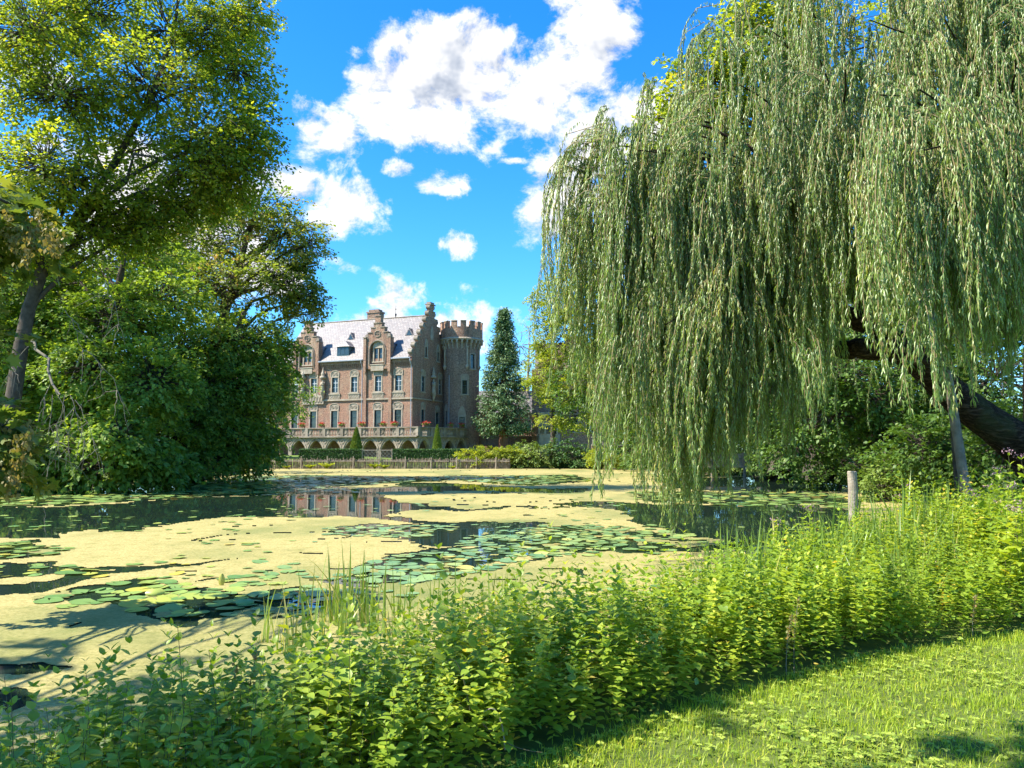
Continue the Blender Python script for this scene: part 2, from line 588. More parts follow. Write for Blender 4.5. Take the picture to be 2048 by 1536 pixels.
M["pale_wood"] = plain("pale_wood", (0.24, 0.2, 0.15), (0.42, 0.36, 0.28), 6, 0.9, 0.2, 0.5)
M["stone"] = plain("carved_stone", (0.30, 0.24, 0.17), (0.48, 0.40, 0.295), 1.6, 0.9, 0.2, 0.8, 14)
M["old_stone"] = plain("weathered_stone", (0.17, 0.135, 0.10), (0.37, 0.305, 0.23), 1.1, 0.95, 0.2, 1.0, 7)
M["lead"] = plain("zinc_pipe", (0.3, 0.31, 0.33), (0.4, 0.41, 0.43), 4, 0.5)
M["frame"] = plain("teal_paint", (0.03, 0.075, 0.085), (0.045, 0.1, 0.11), 4, 0.5)
M["white_frame"] = plain("white_paint", (0.5, 0.52, 0.52), (0.65, 0.66, 0.65), 4, 0.5)
M["iron"] = plain("iron", (0.03, 0.03, 0.035), (0.05, 0.05, 0.05), 4, 0.5)
M["petal"] = leafy("red_petal", [(0.0, (0.5, 0.03, 0.02)), (1.0, (0.7, 0.12, 0.07))], 0.3, (1.1, 0.8, 0.8))
M["pink"] = leafy("pink_petal", [(0.0, (0.4, 0.2, 0.26)), (1.0, (0.55, 0.34, 0.38))], 0.3, (1, 1, 1))
M["terracotta"] = plain("terracotta", (0.25, 0.11, 0.07), (0.34, 0.16, 0.1), 5, 0.9)
M["skin"] = plain("skin", (0.5, 0.32, 0.24), (0.55, 0.36, 0.28), 5, 0.6)
M["hair"] = plain("hair", (0.05, 0.035, 0.025), (0.09, 0.06, 0.04), 20, 0.7)
M["red_cloth"] = plain("red_cloth", (0.55, 0.05, 0.06), (0.65, 0.08, 0.09), 9, 0.9)
M["pale_cloth"] = plain("pale_cloth", (0.5, 0.5, 0.5), (0.6, 0.6, 0.6), 9, 0.9)
M["tan_cloth"] = plain("tan_cloth", (0.4, 0.28, 0.2), (0.5, 0.36, 0.26), 9, 0.9)
M["blue_cloth"] = plain("blue_cloth", (0.05, 0.08, 0.16), (0.07, 0.11, 0.2), 9, 0.9)


def brick(name, a, b, mortar):
    m, t, p = material(name)
    co = t.node("ShaderNodeTexCoord").outputs["Object"]
    s = t.node("ShaderNodeSeparateXYZ")
    t.l.new(co, s.inputs[0])
    c = t.node("ShaderNodeCombineXYZ")
    t.l.new(t.math("ADD", s.outputs[0], s.outputs[1]), c.inputs[0])
    t.l.new(s.outputs[2], c.inputs[1])
    bt = t.node("ShaderNodeTexBrick")
    t.l.new(c.outputs[0], bt.inputs["Vector"])
    bt.inputs["Scale"].default_value = 1.0
    bt.inputs["Brick Width"].default_value = 0.30
    bt.inputs["Row Height"].default_value = 0.10
    bt.inputs["Mortar Size"].default_value = 0.014
    bt.inputs["Bias"].default_value = -0.1
    bt.inputs["Color1"].default_value = (*a, 1)
    bt.inputs["Color2"].default_value = (*b, 1)
    bt.inputs["Mortar"].default_value = (*mortar, 1)
    big = t.noise(co, 0.55, 5, 0.65)
    col = t.mix(t.smooth(big, 0.42, 0.75), bt.outputs["Color"], (mortar[0] * 0.95, mortar[1] * 0.9, mortar[2] * 0.85))
    fine = t.noise(co, 5.5, 3, 0.7)
    col = t.mix(1.0, col, t.ramp(fine, [(0.3, (0.5, 0.48, 0.47)), (0.7, (1.45, 1.42, 1.38))]), "MULTIPLY")
    # rain streaks and grime, as runs down the wall
    st = t.noise(t.vmath("MULTIPLY", co, (2.2, 2.2, 0.22)), 1.0, 4, 0.6)
    col = t.mix(t.math("MULTIPLY", t.smooth(st, 0.5, 0.72), 0.45), col, (0.11, 0.085, 0.07))
    t.l.new(col, p.inputs["Base Color"])
    p.inputs["Roughness"].default_value = 0.92
    p.inputs["Specular IOR Level"].default_value = 0.2
    bp = t.node("ShaderNodeBump")
    bp.inputs["Strength"].default_value = 0.6
    bp.inputs["Distance"].default_value = 0.02
    t.l.new(t.math("ADD", bt.outputs["Fac"], t.math("MULTIPLY", fine, -1.4)), bp.inputs["Height"])
    t.l.new(bp.outputs[0], p.inputs["Normal"])
    return m


M["brick"] = brick("old_brick", (0.385, 0.185, 0.115), (0.215, 0.108, 0.072), (0.39, 0.30, 0.215))
M["dark_brick"] = brick("grey_brick", (0.33, 0.19, 0.125), (0.20, 0.12, 0.085), (0.36, 0.29, 0.215))


def slate():
    m, t, p = material("slate_roof")
    co = t.node("ShaderNodeTexCoord").outputs["Object"]
    s = t.node("ShaderNodeSeparateXYZ")
    t.l.new(co, s.inputs[0])
    c = t.node("ShaderNodeCombineXYZ")
    t.l.new(s.outputs[0], c.inputs[0])
    t.l.new(t.math("MULTIPLY", s.outputs[2], 1.25), c.inputs[1])
    bt = t.node("ShaderNodeTexBrick")
    t.l.new(c.outputs[0], bt.inputs["Vector"])
    bt.inputs["Scale"].default_value = 1.0
    bt.inputs["Brick Width"].default_value = 0.42
    bt.inputs["Row Height"].default_value = 0.34
    bt.inputs["Mortar Size"].default_value = 0.03
    bt.inputs["Mortar Smooth"].default_value = 0.6
    bt.inputs["Color1"].default_value = (0.27, 0.23, 0.19, 1)
    bt.inputs["Color2"].default_value = (0.155, 0.135, 0.115, 1)
    bt.inputs["Mortar"].default_value = (0.05, 0.05, 0.055, 1)
    n = t.noise(co, 2.6, 7, 0.8)
    col = t.mix(t.smooth(n, 0.44, 0.62), bt.outputs["Color"], (0.14, 0.105, 0.09))
    t.l.new(col, p.inputs["Base Color"])
    t.l.new(t.math("MULTIPLY_ADD", t.noise(co, 3.0, 4), 0.35, 0.28), p.inputs["Roughness"])
    p.inputs["Specular IOR Level"].default_value = 0.75
    bp = t.node("ShaderNodeBump")
    bp.inputs["Strength"].default_value = 0.5
    bp.inputs["Distance"].default_value = 0.03
    t.l.new(t.math("SUBTRACT", t.noise(co, 2.6, 3), bt.outputs["Fac"]), bp.inputs["Height"])
    t.l.new(bp.outputs[0], p.inputs["Normal"])
    return m


M["slate"] = slate()


def glass():
    m, t, p = material("window_glass")
    co = t.node("ShaderNodeTexCoord").outputs["Object"]
    t.l.new(t.ramp(t.noise(co, 1.2, 2), [(0.35, (0.012, 0.02, 0.022)), (0.7, (0.05, 0.075, 0.075))]), p.inputs["Base Color"])
    p.inputs["Roughness"].default_value = 0.08
    p.inputs["Specular IOR Level"].default_value = 0.7
    return m


M["glass"] = glass()


def water():
    m, t, p = material("pond_water")
    geo = t.node("ShaderNodeNewGeometry").outputs["Position"]
    t.l.new(t.ramp(t.noise(geo, 0.25, 3), [(0.35, (0.012, 0.026, 0.02)), (0.7, (0.024, 0.042, 0.024))]), p.inputs["Base Color"])
    p.inputs["Roughness"].default_value = 0.02
    p.inputs["IOR"].default_value = 1.333
    bp = t.node("ShaderNodeBump")
    bp.inputs["Strength"].default_value = 0.025
    bp.inputs["Distance"].default_value = 0.05
    t.l.new(t.noise(geo, 1.3, 3, 0.5), bp.inputs["Height"])
    t.l.new(bp.outputs[0], p.inputs["Normal"])
    return m


M["water"] = water()


def duckweed():
    m, t, p = material("duckweed")
    geo = t.node("ShaderNodeNewGeometry").outputs["Position"]
    fine = t.noise(geo, 26, 5, 0.85)
    mid = t.noise(geo, 4.0, 6, 0.7)
    big = t.noise(geo, 0.55, 4, 0.6)
    col = t.ramp(fine, [(0.30, (0.11, 0.095, 0.025)), (0.44, (0.33, 0.275, 0.09)), (0.58, (0.47, 0.385, 0.145)), (0.75, (0.54, 0.45, 0.195))])
    col = t.mix(t.math("MULTIPLY", t.smooth(mid, 0.5, 0.66), 0.55), col, (0.19, 0.19, 0.045))
    col = t.mix(t.math("MULTIPLY", t.smooth(big, 0.52, 0.72), 0.42), col, (0.19, 0.19, 0.05))
    col = t.mix(t.math("MULTIPLY", t.smooth(t.noise(geo, 2.2, 6, 0.8), 0.58, 0.68), 0.55), col, (0.15, 0.135, 0.04))
    at_ = t.node("ShaderNodeAttribute")
    at_.attribute_name = "rnd"
    col = t.mix(at_.outputs["Fac"], col, (0.12, 0.16, 0.04))
    t.l.new(col, p.inputs["Base Color"])
    p.inputs["Roughness"].default_value = 0.85
    p.inputs["Specular IOR Level"].default_value = 0.2
    bp = t.node("ShaderNodeBump")
    bp.inputs["Strength"].default_value = 0.5
    bp.inputs["Distance"].default_value = 0.01
    t.l.new(fine, bp.inputs["Height"])
    t.l.new(bp.outputs[0], p.inputs["Normal"])
    return m


M["duckweed"] = duckweed()


def soil():
    m, t, p = material("bank_ground")
    geo = t.node("ShaderNodeNewGeometry").outputs["Position"]
    n = t.noise(geo, 7, 6, 0.65)
    g = t.ramp(n, [(0.3, (0.08, 0.125, 0.02)), (0.7, (0.19, 0.25, 0.045))])
    s = t.node("ShaderNodeSeparateXYZ")
    t.l.new(geo, s.inputs[0])
    t.l.new(t.mix(t.smooth(s.outputs[2], 0.02, 0.16), (0.035, 0.03, 0.02), g), p.inputs["Base Color"])
    p.inputs["Roughness"].default_value = 0.95
    p.inputs["Specular IOR Level"].default_value = 0.15
    return m


M["soil"] = soil()

# ---------------------------------------------------------------- ground, pond, duckweed, lily pads
rng = np.random.default_rng(7)
SHORE = [(-9, -1.2), (-6.5, 0.6), (-4.4, 1.7), (-3.0, 2.4), (-2.1, 3.05), (-1.3, 3.95), (-0.1, 5.35), (1.4, 6.9), (3.0, 8.4), (4.5, 10.2), (6.2, 12.4), (8.6, 15.6),
         (12, 20), (15, 27), (15.8, 35), (13.5, 46), (10.4, 56), (8, 62.4), (-2, 63), (-20, 63.4), (-23, 60), (-18.3, 55), (-17.2, 46), (-16.8, 37), (-18.6, 28),
         (-21, 20), (-19, 10), (-14, 2)]
LAWN = [(-1.7, 1.3), (-0.9, 2.6), (0.0, 3.6), (0.82, 4.32), (2.6, 5.6), (4.2, 6.35), (6.5, 7.3), (10, 8.4)]


def sdist(x, y):
    d = edge_dist(x, y, SHORE)
    return np.where(in_poly(x, y, SHORE), -d, d)


def gheight(x, y):
    s = sdist(x, y)
    t = np.clip((s + 0.35) / 0.8, 0, 1)
    z = -0.6 + 0.70 * t * t * (3 - 2 * t)
    far = np.clip((y - 60) / 6.0, 0, 1)
    side = np.clip((np.abs(x) - 14) / 8.0, 0, 1) * np.clip(s / 3, 0, 1)
    return z + np.where(s > 0, 0.32 * far * np.clip(s / 2, 0, 1) + 0.35 * side, 0) + np.where(s > 0.5, 0.03 * (fbm(x * 0.8, y * 0.8, seed=3) - 0.5), 0)


def build_ground():
    th = np.linspace(0, 2 * np.pi, 721)[:-1]
    r = np.concatenate([[0.3, 0.7, 1.2], np.geomspace(1.6, 90, 190), np.geomspace(100, 900, 14)])
    rr, tt = np.meshgrid(r, th, indexing="ij")
    x, y = rr * np.sin(tt), rr * np.cos(tt)
    V = np.stack([x, y, gheight(x, y)], -1).reshape(-1, 3)
    nr, nt = len(r), len(th)
    i = np.arange(nr * nt).reshape(nr, nt)
    j = np.roll(i, -1, axis=1)
    Fq = np.stack([i[:-1], i[1:], j[1:], j[:-1]], -1).reshape(-1, 4)
    c = len(V)
    V = np.concatenate([V, [[0, 0, 0.1]]])
    Ft = np.stack([i[0], j[0], np.full(nt, c)], -1)
    me = np_mesh("ground", V, [Fq, Ft], M["soil"], smooth=True)
    tag(link("ground", me), "green bank and park ground around the pond", "ground", kind="structure")


build_ground()
mb = MB()
mb.add([(-40, -8, 0), (30, -8, 0), (30, 66, 0), (-40, 66, 0)], [(0, 1, 2, 3)])
tag(mb.build("water", M["water"]), "dark still pond water mirroring the castle", "water", kind="structure")


def gp(pts):
    return [tuple(ground(px, py).xy) for px, py in pts]


OPEN = [gp(p) for p in (
    [(-60, 1018), (150, 1013), (280, 1003), (400, 997), (550, 989), (650, 984), (745, 987), (745, 992), (765, 1002), (800, 1010), (850, 1015), (980, 1016), (1180, 1012), (1010, 1018), (870, 1020), (800, 1024), (768, 1034), (800, 1040), (850, 1045), (980, 1044), (1100, 1043),
     (1060, 1055), (1000, 1063), (960, 1068), (935, 1080), (905, 1098), (850, 1102), (828, 1096), (800, 1086), (790, 1078), (860, 1072), (930, 1056), (860, 1050), (775, 1045), (740, 1037), (550, 1037), (415, 1036), (350, 1045), (300, 1057), (165, 1060), (90, 1078), (-60, 1080)],
    [(690, 985), (720, 978), (800, 974), (850, 972), (920, 971), (1000, 973), (1060, 977), (1170, 981), (1160, 987), (1050, 985), (950, 981), (760, 984)],
    [(800, 966), (900, 967), (980, 970), (880, 974), (790, 972)],
    [(-60, 1168), (75, 1168), (150, 1155), (185, 1146), (300, 1138), (330, 1137), (240, 1148), (200, 1160), (135, 1175), (75, 1190), (-60, 1194)],
    [(1110, 1010), (1190, 1004), (1290, 1008), (1440, 1014), (1600, 1013), (1700, 1018), (1760, 1030), (1760, 1070), (1500, 1090), (1440, 1076), (1290, 1050), (1235, 1022)],
    [(1300, 958), (1420, 955), (1690, 952), (1690, 984), (1560, 986), (1480, 983), (1370, 976)],
    [(-60, 1325), (100, 1321), (150, 1331), (60, 1343), (-60, 1350)],
    [(-60, 1392), (30, 1378), (60, 1392), (20, 1420), (-60, 1425)],
    [(45, 1128), (120, 1133), (190, 1137), (250, 1141), (330, 1139), (300, 1133), (220, 1134), (150, 1130), (100, 1124)],
    [(240, 1137), (330, 1133), (420, 1126), (470, 1121), (400, 1130), (310, 1139)],
    [(1040, 962), (1150, 958), (1180, 962), (1100, 967)],
)]
PADZ = [(gp(p), dens, rad, blue) for p, dens, rad, blue in (
    ([(55, 1200), (150, 1183), (280, 1160), (400, 1178), (500, 1190), (600, 1172), (660, 1190), (640, 1215), (560, 1242), (400, 1240), (250, 1215)], 40, 0.115, 0.3),
    ([(640, 1058), (740, 1052), (860, 1050), (935, 1056), (860, 1074), (800, 1078), (650, 1068)], 42, 0.105, 0.5),
    ([(640, 1160), (740, 1130), (800, 1112), (905, 1100), (940, 1080), (1000, 1063), (1110, 1050), (1240, 1052), (1270, 1090), (1024, 1130), (900, 1160), (740, 1175)], 42, 0.105, 0.5),
    ([(-60, 1090), (60, 1084), (130, 1096), (100, 1112), (-60, 1120)], 30, 0.11, 0.1),
    ([(-60, 1125), (60, 1130), (200, 1142), (230, 1155), (150, 1150), (-60, 1165)], 30, 0.11, 0.1),
    ([(-60, 985), (150, 978), (340, 968), (540, 958), (640, 972), (740, 986), (560, 986), (400, 995), (250, 1003), (-60, 1018)], 11, 0.17, 0.0),
    ([(470, 954), (600, 951), (760, 952), (900, 955), (885, 962), (760, 968), (560, 976), (480, 968)], 9, 0.2, 1.0),
    ([(880, 952), (1150, 950), (1180, 962), (1060, 970), (930, 962)], 7, 0.2, 0.2),
    ([(1250, 985), (1400, 982), (1690, 988), (1760, 1005), (1700, 1016), (1440, 1012), (1290, 1005)], 9, 0.16, 0.1),
    ([(1250, 1055), (1420, 1075), (1500, 1092), (1300, 1110), (1200, 1100)], 8, 0.14, 0.1),
)]
SPARSE = 0.22


def build_duckweed():
    ang = np.linspace(R(-38), R(37), 851)
    dep = np.concatenate([np.linspace(28, 66, 36) / FPX, np.linspace(67, 1000, 380) / FPX])   # drop angle rows, far to near

    def up(z):                                            # twice as fine, in between
        z = np.stack([z[:-1], (z[:-1] + z[1:]) / 2], 1).reshape(-1, z.shape[1])
        z = np.stack([z[:, :-1], (z[:, :-1] + z[:, 1:]) / 2], 2).reshape(z.shape[0], -1)
        return z
    dd, aa = np.meshgrid(dep, ang, indexing="ij")
    y = EYE / dd
    x = y * np.tan(aa)
    wx = 0.9 * (fbm(x * 0.35, y * 0.35, seed=11) - 0.5) + 0.6 * (fbm(x * 1.5, y * 1.5, seed=12, octv=5) - 0.5)
    wy = (1.6 * (fbm(x * 0.35, y * 0.22, seed=21) - 0.5) + 1.0 * (fbm(x * 1.2, y * 0.8, seed=22, octv=5) - 0.5)) * np.clip(y / 12, 0.35, 1.6)
    X, Y = up(x + wx * np.clip(y / 14, 0.3, 1.2)), up(y + wy)
    sd = up(np.where(y < 70, sdist(x, y), 9))
    hole = up(fbm(x * 1.6, y * 1.3, seed=41))
    cr = np.abs(up(fbm(x * 0.45 + 4, y * 0.7, seed=31, octv=2)) - 0.5)
    gate = up(fbm(x * 0.35, y * 0.35, seed=33))
    gtint = np.clip(fbm(x * 0.45, y * 0.3, seed=51) - 0.5, 0, 1) * 2.6
    zz_ = np.maximum(0.006 + 0.012 * (fbm(x * 3, y * 3, seed=61) - 0.4), 0.004)
    gt, zf = up(gtint), up(zz_)
    x, y = up(x), up(y)
    fr = np.clip(y / 14, 0.25, 1.2)
    X += 0.30 * fr * (fbm(x * 5, y * 4, seed=91, octv=2) - 0.5)
    Y += 0.45 * fr * (fbm(x * 4, y * 4, seed=92, octv=2) - 0.5)

    def inside(p):
        P_ = np.asarray(p)
        m_ = (X > P_[:, 0].min()) & (X < P_[:, 0].max()) & (Y > P_[:, 1].min()) & (Y < P_[:, 1].max())
        out = np.zeros(X.shape, bool)
        out[m_] = in_poly(X[m_], Y[m_], p)
        return out
    keep = sd < 0.22
    for p in OPEN:
        keep &= ~inside(p)
    for p, dens, rad, blue in PADZ:
        m = inside(p)
        keep &= ~(m & (hole < (0.62 if blue < 0.9 else 0.9)))
        gt = np.maximum(gt, m * 0.45)
    # thin cracks between the mats
    keep &= ~((cr < 0.007) & (gate > 0.56))
    n, k = x.shape
    idx = np.arange(n * k).reshape(n, k)
    c4 = lambda kk: kk[:-1, :-1] & kk[1:, :-1] & kk[:-1, 1:] & kk[1:, 1:]
    fine = c4(keep)
    fine = fine[:fine.shape[0] // 2 * 2, :fine.shape[1] // 2 * 2]
    big = fine[0::2, 0::2] & fine[1::2, 0::2] & fine[0::2, 1::2] & fine[1::2, 1::2]
    small = fine & ~np.repeat(np.repeat(big, 2, 0), 2, 1)
    h_, w_ = fine.shape
    I = idx
    qs = np.stack([I[:h_, :w_], I[:h_, 1:w_ + 1], I[1:h_ + 1, 1:w_ + 1], I[1:h_ + 1, :w_]], -1)[small]
    qb = np.stack([I[0:h_:2, 0:w_:2], I[0:h_:2, 2:w_ + 1:2], I[2:h_ + 1:2, 2:w_ + 1:2], I[2:h_ + 1:2, 0:w_:2]], -1)[big]
    q = np.concatenate([qs, qb])
    green = np.clip(gt, 0, 0.8).ravel()[q[:, 0]]
    used, inv = np.unique(q, return_inverse=True)
    V = np.stack([x.ravel(), y.ravel(), zf.ravel()], -1)[used]
    me = np_mesh("duckweed", V, inv.reshape(-1, 4).astype(np.int32), M["duckweed"], green)
    tag(link("duckweed", me), "pale yellow mats of duckweed floating on the pond", "duckweed", kind="stuff")


build_duckweed()


def pad_template(seed, seg=18):
    r = np.random.default_rng(seed)
    notch = 0.30
    a = np.linspace(notch / 2, 2 * np.pi - notch / 2, seg)
    rad = 1 + 0.05 * np.sin(a * 3 + seed) + 0.03 * r.normal(size=seg)
    lift = 0.03 + 0.05 * np.clip(np.sin(a * (1 + seed % 3) + seed * 1.7), 0, 1) * (0.4 + r.random())
    V = [[0, 0, 0.02]] + [[rad[i] * 0.55 * np.cos(a[i]), rad[i] * 0.55 * np.sin(a[i]), 0.03] for i in range(seg)] + \
        [[rad[i] * np.cos(a[i]), rad[i] * np.sin(a[i]), lift[i]] for i in range(seg)]
    t = np.array([[0, 1 + i, 2 + i] for i in range(seg - 1)])
    q = np.array([[1 + i, 1 + seg + i, 2 + seg + i, 2 + i] for i in range(seg - 1)])
    return np.array(V, float), [t, q]


def build_pads():
    g = np.random.default_rng(15)
    pts = []
    taken = {}

    def place(x, y, r, blue):
        c = (int(x / 0.45), int(y / 0.45))
        for i in (-1, 0, 1):
            for j in (-1, 0, 1):
                for (ox, oy, orr) in taken.get((c[0] + i, c[1] + j), ()):
                    if (ox - x) ** 2 + (oy - y) ** 2 < (0.58 * (orr + r)) ** 2:
                        return
        taken.setdefault(c, []).append((x, y, r))
        pts.append((x, y, r, blue))

    for p, dens, rad, blue in PADZ:
        P = np.array(p)
        lo, hi = P.min(0), P.max(0)
        n = int((hi - lo).prod() * dens)
        xs, ys = g.uniform(lo[0] - .3, hi[0] + .3, n), g.uniform(lo[1] - .3, hi[1] + .3, n)
        wob = 0.5 * (fbm(xs * 0.9, ys * 0.9, seed=71) - 0.5)
        ok = in_poly(xs + wob, ys + wob * 1.5, p) & (sdist(xs, ys) < -0.25)
        for x, y in zip(xs[ok], ys[ok]):
            place(x, y, rad * g.uniform(0.6, 1.25), blue)
    n = 1500
    ys = 8.5 + 36 * g.random(n) ** 1.6
    xs = ys * g.uniform(-0.68, 0.62, n)
    ok = (sdist(xs, ys) < -0.4) & (fbm(xs * 0.5, ys * 0.4, seed=77) > 0.56)
    for x, y in zip(xs[ok], ys[ok]):
        place(x, y, g.uniform(0.05, 0.12), 0)
    pts.sort(key=lambda p: p[1])
    inview = [p for p in pts if abs(p[0]) < 0.69 * p[1] + 0.2]
    near = inview[:300]
    rest = inview[300:]
    meshes = []
    for k in range(7):
        v, f = pad_template(k)
        me = np_mesh("lily_pad", v, f, M["pad"], np.full(sum(len(q) for q in f), [0.15, 0.3, 0.42, 0.5, 0.62, 0.78, 0.95][k]), smooth=True)
        meshes.append(me)
    for i, (x, y, r, b) in enumerate(near):
        o = link("lily_pad", meshes[min(int(g.random() ** 1.3 * 7), 6)], None, (x, y, 0.012 + 0.006 * g.random()), (g.normal() * 0.05, g.normal() * 0.05, g.uniform(0, 6.28)))
        o.scale = (r, r, r)
        tag(o, "flat green lily pad among the nearer ones on the pond", "lily pad", "lily pads floating in the nearer pond")
    c = Cloud()
    tv, tf = pad_template(3, 10)
    P = np.array([(x, y, 0.014 + 0.006 * g.random()) for x, y, r, b in rest])
    a = g.uniform(0, 6.28, len(P))
    A = np.stack([np.cos(a), np.sin(a), 0 * a], -1)
    N = np.stack([g.normal(0, .05, len(P)), g.normal(0, .05, len(P)), np.ones(len(P))], -1)
    c.add(*scatter(tv, tf, P, A, N, np.array([r for _, _, r, _ in rest]), np.clip(g.normal(0.45, 0.25, len(P)), 0, 1)))
    tag(link("lily_pads", c.mesh("lily_pads", M["pad_mass"], True)), "mass of green lily pads covering the farther pond", "lily pads", kind="stuff")
    # a few leaves stand out of the water, curled
    for (px, py, h, w, lean, lab, rn) in ((443, 1172, 0.13, 0.036, 0.1, "upright yellow green curled lily leaf standing on the duckweed", 0.8),
                                          (310, 1193, 0.07, 0.10, 0.9, "pale glossy lily leaf tilted up above the flat pads", 0.75),
                                          (490, 1212, 0.055, 0.09, 1.1, "dark green lily leaf folded upward among blue green pads", 0.45)):
        q = ground(px, py)
        v, f = [], []
        for i in range(7):
            t = i / 6
            for j in range(5):
                s = (j - 2) / 2
                ww = w * (math.sin(math.pi * (0.16 + 0.78 * t)) ** 0.6)
                v.append((s * ww, -0.4 * w * (1 - s * s) + lean * h * t * t, h * t))
        for i in range(6):
            for j in range(4):
                a0 = i * 5 + j
                f.append((a0, a0 + 1, a0 + 6, a0 + 5))
        me = np_mesh("curled_lily_leaf", np.array(v), np.array(f), M["pad"], np.full(len(f), rn), True)
        tag(link("curled_lily_leaf", me, None, (q.x, q.y, 0.01), (0, 0, 0.4)), lab, "lily leaf")


build_pads()

# ---------------------------------------------------------------- the castle
CORNER = (-12.74, 98.0, 0.0)
castle = empty("castle", CORNER, R(-22), label="brown brick castle with stepped gables and a round battlemented tower across the pond", cat="castle")
GZ = 0.4                                                 # ground level there


def grid_wall(mb, inc, exc, place, depth=0.3, maxu=99.0):
    """Wall sheet made of the rectangles inc (u0,u1,z0,z1) less the openings exc, with reveals going in by depth."""
    us = sorted({v for r in inc + exc for v in r[:2]})
    zs = sorted({v for r in inc + exc for v in r[2:]})
    fine = []
    for a, b in zip(us[:-1], us[1:]):
        n = max(1, int(math.ceil((b - a) / maxu)))
        fine += [a + (b - a) * k / n for k in range(n)]
    us = fine + [us[-1]]
    hit = lambda rs, u, z: any(r[0] < u < r[1] and r[2] < z < r[3] for r in rs)
    for a, b in zip(us[:-1], us[1:]):
        for c, d in zip(zs[:-1], zs[1:]):
            u, z = (a + b) / 2, (c + d) / 2
            if hit(inc, u, z) and not hit(exc, u, z):
                mb.quad(place(a, c, 0), place(b, c, 0), place(b, d, 0), place(a, d, 0))
    for (a, b, c, d) in exc:
        mb.quad(place(a, c, 0), place(a, d, 0), place(a, d, depth), place(a, c, depth))
        mb.quad(place(b, c, 0), place(b, d, 0), place(b, d, depth), place(b, c, depth))
        mb.quad(place(a, d, 0), place(b, d, 0), place(b, d, depth), place(a, d, depth))
        mb.quad(place(a, c, 0), place(b, c, 0), place(b, c, depth), place(a, c, depth))


def arch_pts(w, z0, rise, n=10, pointed=False):
    """Top of an opening from (-w/2, z0) over z0+rise to (w/2, z0)."""
    out = []
    for i in range(n + 1):
        t = -1 + 2 * i / n
        if pointed:
            z = rise * (1 - abs(t) ** 1.7) ** 0.75
        else:
            z = rise * math.sqrt(max(0, 1 - t * t))
        out.append((t * w / 2, z0 + z))
    return out


WCACHE = {}


def window(parent, x, y, z, rz, w=1.0, h=2.1, head=0.9, style="cross", paint="white_frame", sub=False, pointed=False):
    """Window part of a building (stone surround) with its frame, pane and carved panel as sub-parts; local front is -y."""
    key = (w, h, head, style, paint, pointed)
    if key not in WCACHE:
        j = 0.17                                        # stone jamb
        s = MB()
        s.box(-w / 2 - j, -w / 2, -0.05, 0.28, 0, h)
        s.box(w / 2, w / 2 + j, -0.05, 0.28, 0, h)
        s.box(-w / 2 - j - 0.08, w / 2 + j + 0.08, -0.13, 0.28, -0.16, 0)
        s.box(-w / 2 - j, w / 2 + j, -0.06, 0.28, h, h + 0.14)
        hm = None
        if head:
            if pointed:
                pts = arch_pts(w + 2 * j, h + 0.14, head, 12, True)
            else:
                pts = [(-w / 2 - j, h + head * 0.74)] + arch_pts(w + 2 * j, h + head * 0.74, head * 0.26, 8) + [(w / 2 + j, h + head * 0.74)]
                pts = pts[1:-1]
            out = [(-w / 2 - j, h + 0.14)] + pts + [(w / 2 + j, h + 0.14)] if not pointed else pts
            s.prism(out, -0.03, 0.2)
            # carved head: a raised rim and blind tracery
            p = MB()
            for a, b in zip(pts[:-1], pts[1:]):
                p.tube([(a[0], -0.05, a[1]), (b[0], -0.05, b[1])], 0.06, 5)
            if not pointed:
                for sx in (-1, 1):
                    p.box(sx * (w / 2 + j) - 0.06, sx * (w / 2 + j) + 0.06, -0.09, -0.03, h + 0.14, h + head * 0.74)
            zc = h + 0.14 + (head - 0.14) * 0.42
            for cx in ((-w * 0.27, w * 0.27) if not pointed else (0,)):
                ring = [(cx + 0.19 * math.cos(a), -0.05, zc + 0.19 * math.sin(a)) for a in [k * math.pi / 5 for k in range(11)]]
                p.tube(ring, 0.035, 4)
                p.lathe([(0.02, -0.05), (0.075, 0), (0.02, 0.05)], 6, (cx, -0.06, zc))
            hm = p.mesh("carved_panel", M["stone"])
        sm = s.mesh("window", M["stone"])
        f = MB()
        b = 0.07
        for (x0, x1, z0, z1) in ((-w / 2, -w / 2 + b, 0, h), (w / 2 - b, w / 2, 0, h), (-w / 2 + b, w / 2 - b, 0, b), (-w / 2 + b, w / 2 - b, h - b, h)):
            f.box(x0, x1, 0.14, 0.22, z0, z1)
        fm = f.mesh("frame", M["frame"])
        g = MB()
        if style == "cross":
            g.box(-0.035, 0.035, 0.12, 0.2, b, h - b)
            g.box(-w / 2 + b, w / 2 - b, 0.125, 0.2, h * 0.63, h * 0.63 + 0.08)
            g.box(-w / 2 + b, w / 2 - b, 0.15, 0.2, h * 0.32, h * 0.32 + 0.035)
        elif style == "two":
            g.box(-0.06, 0.06, 0.0, 0.2, b, h - b)
            g.box(-w / 2 + b, w / 2 - b, 0.15, 0.2, h * 0.55, h * 0.55 + 0.04)
        else:
            g.box(-w / 2 + b, w / 2 - b, 0.13, 0.2, h * 0.62, h * 0.62 + 0.05)
        gm = g.mesh("glazing_bar", M[paint])
        q = MB()
        q.box(-w / 2 + 0.02, w / 2 - 0.02, 0.175, 0.20, 0.02, h - 0.02)
        WCACHE[key] = (sm, fm, gm, q.mesh("pane", M["glass"]), hm)
    sm, fm, gm, pm, hm = WCACHE[key]
    o = link("window", sm, parent, (x, y, z), (0, 0, rz))
    link("frame", fm, o)
    link("glazing_bar", gm, o)
    link("pane", pm, o)
    if hm:
        link("carved_panel", hm, o)
    return o


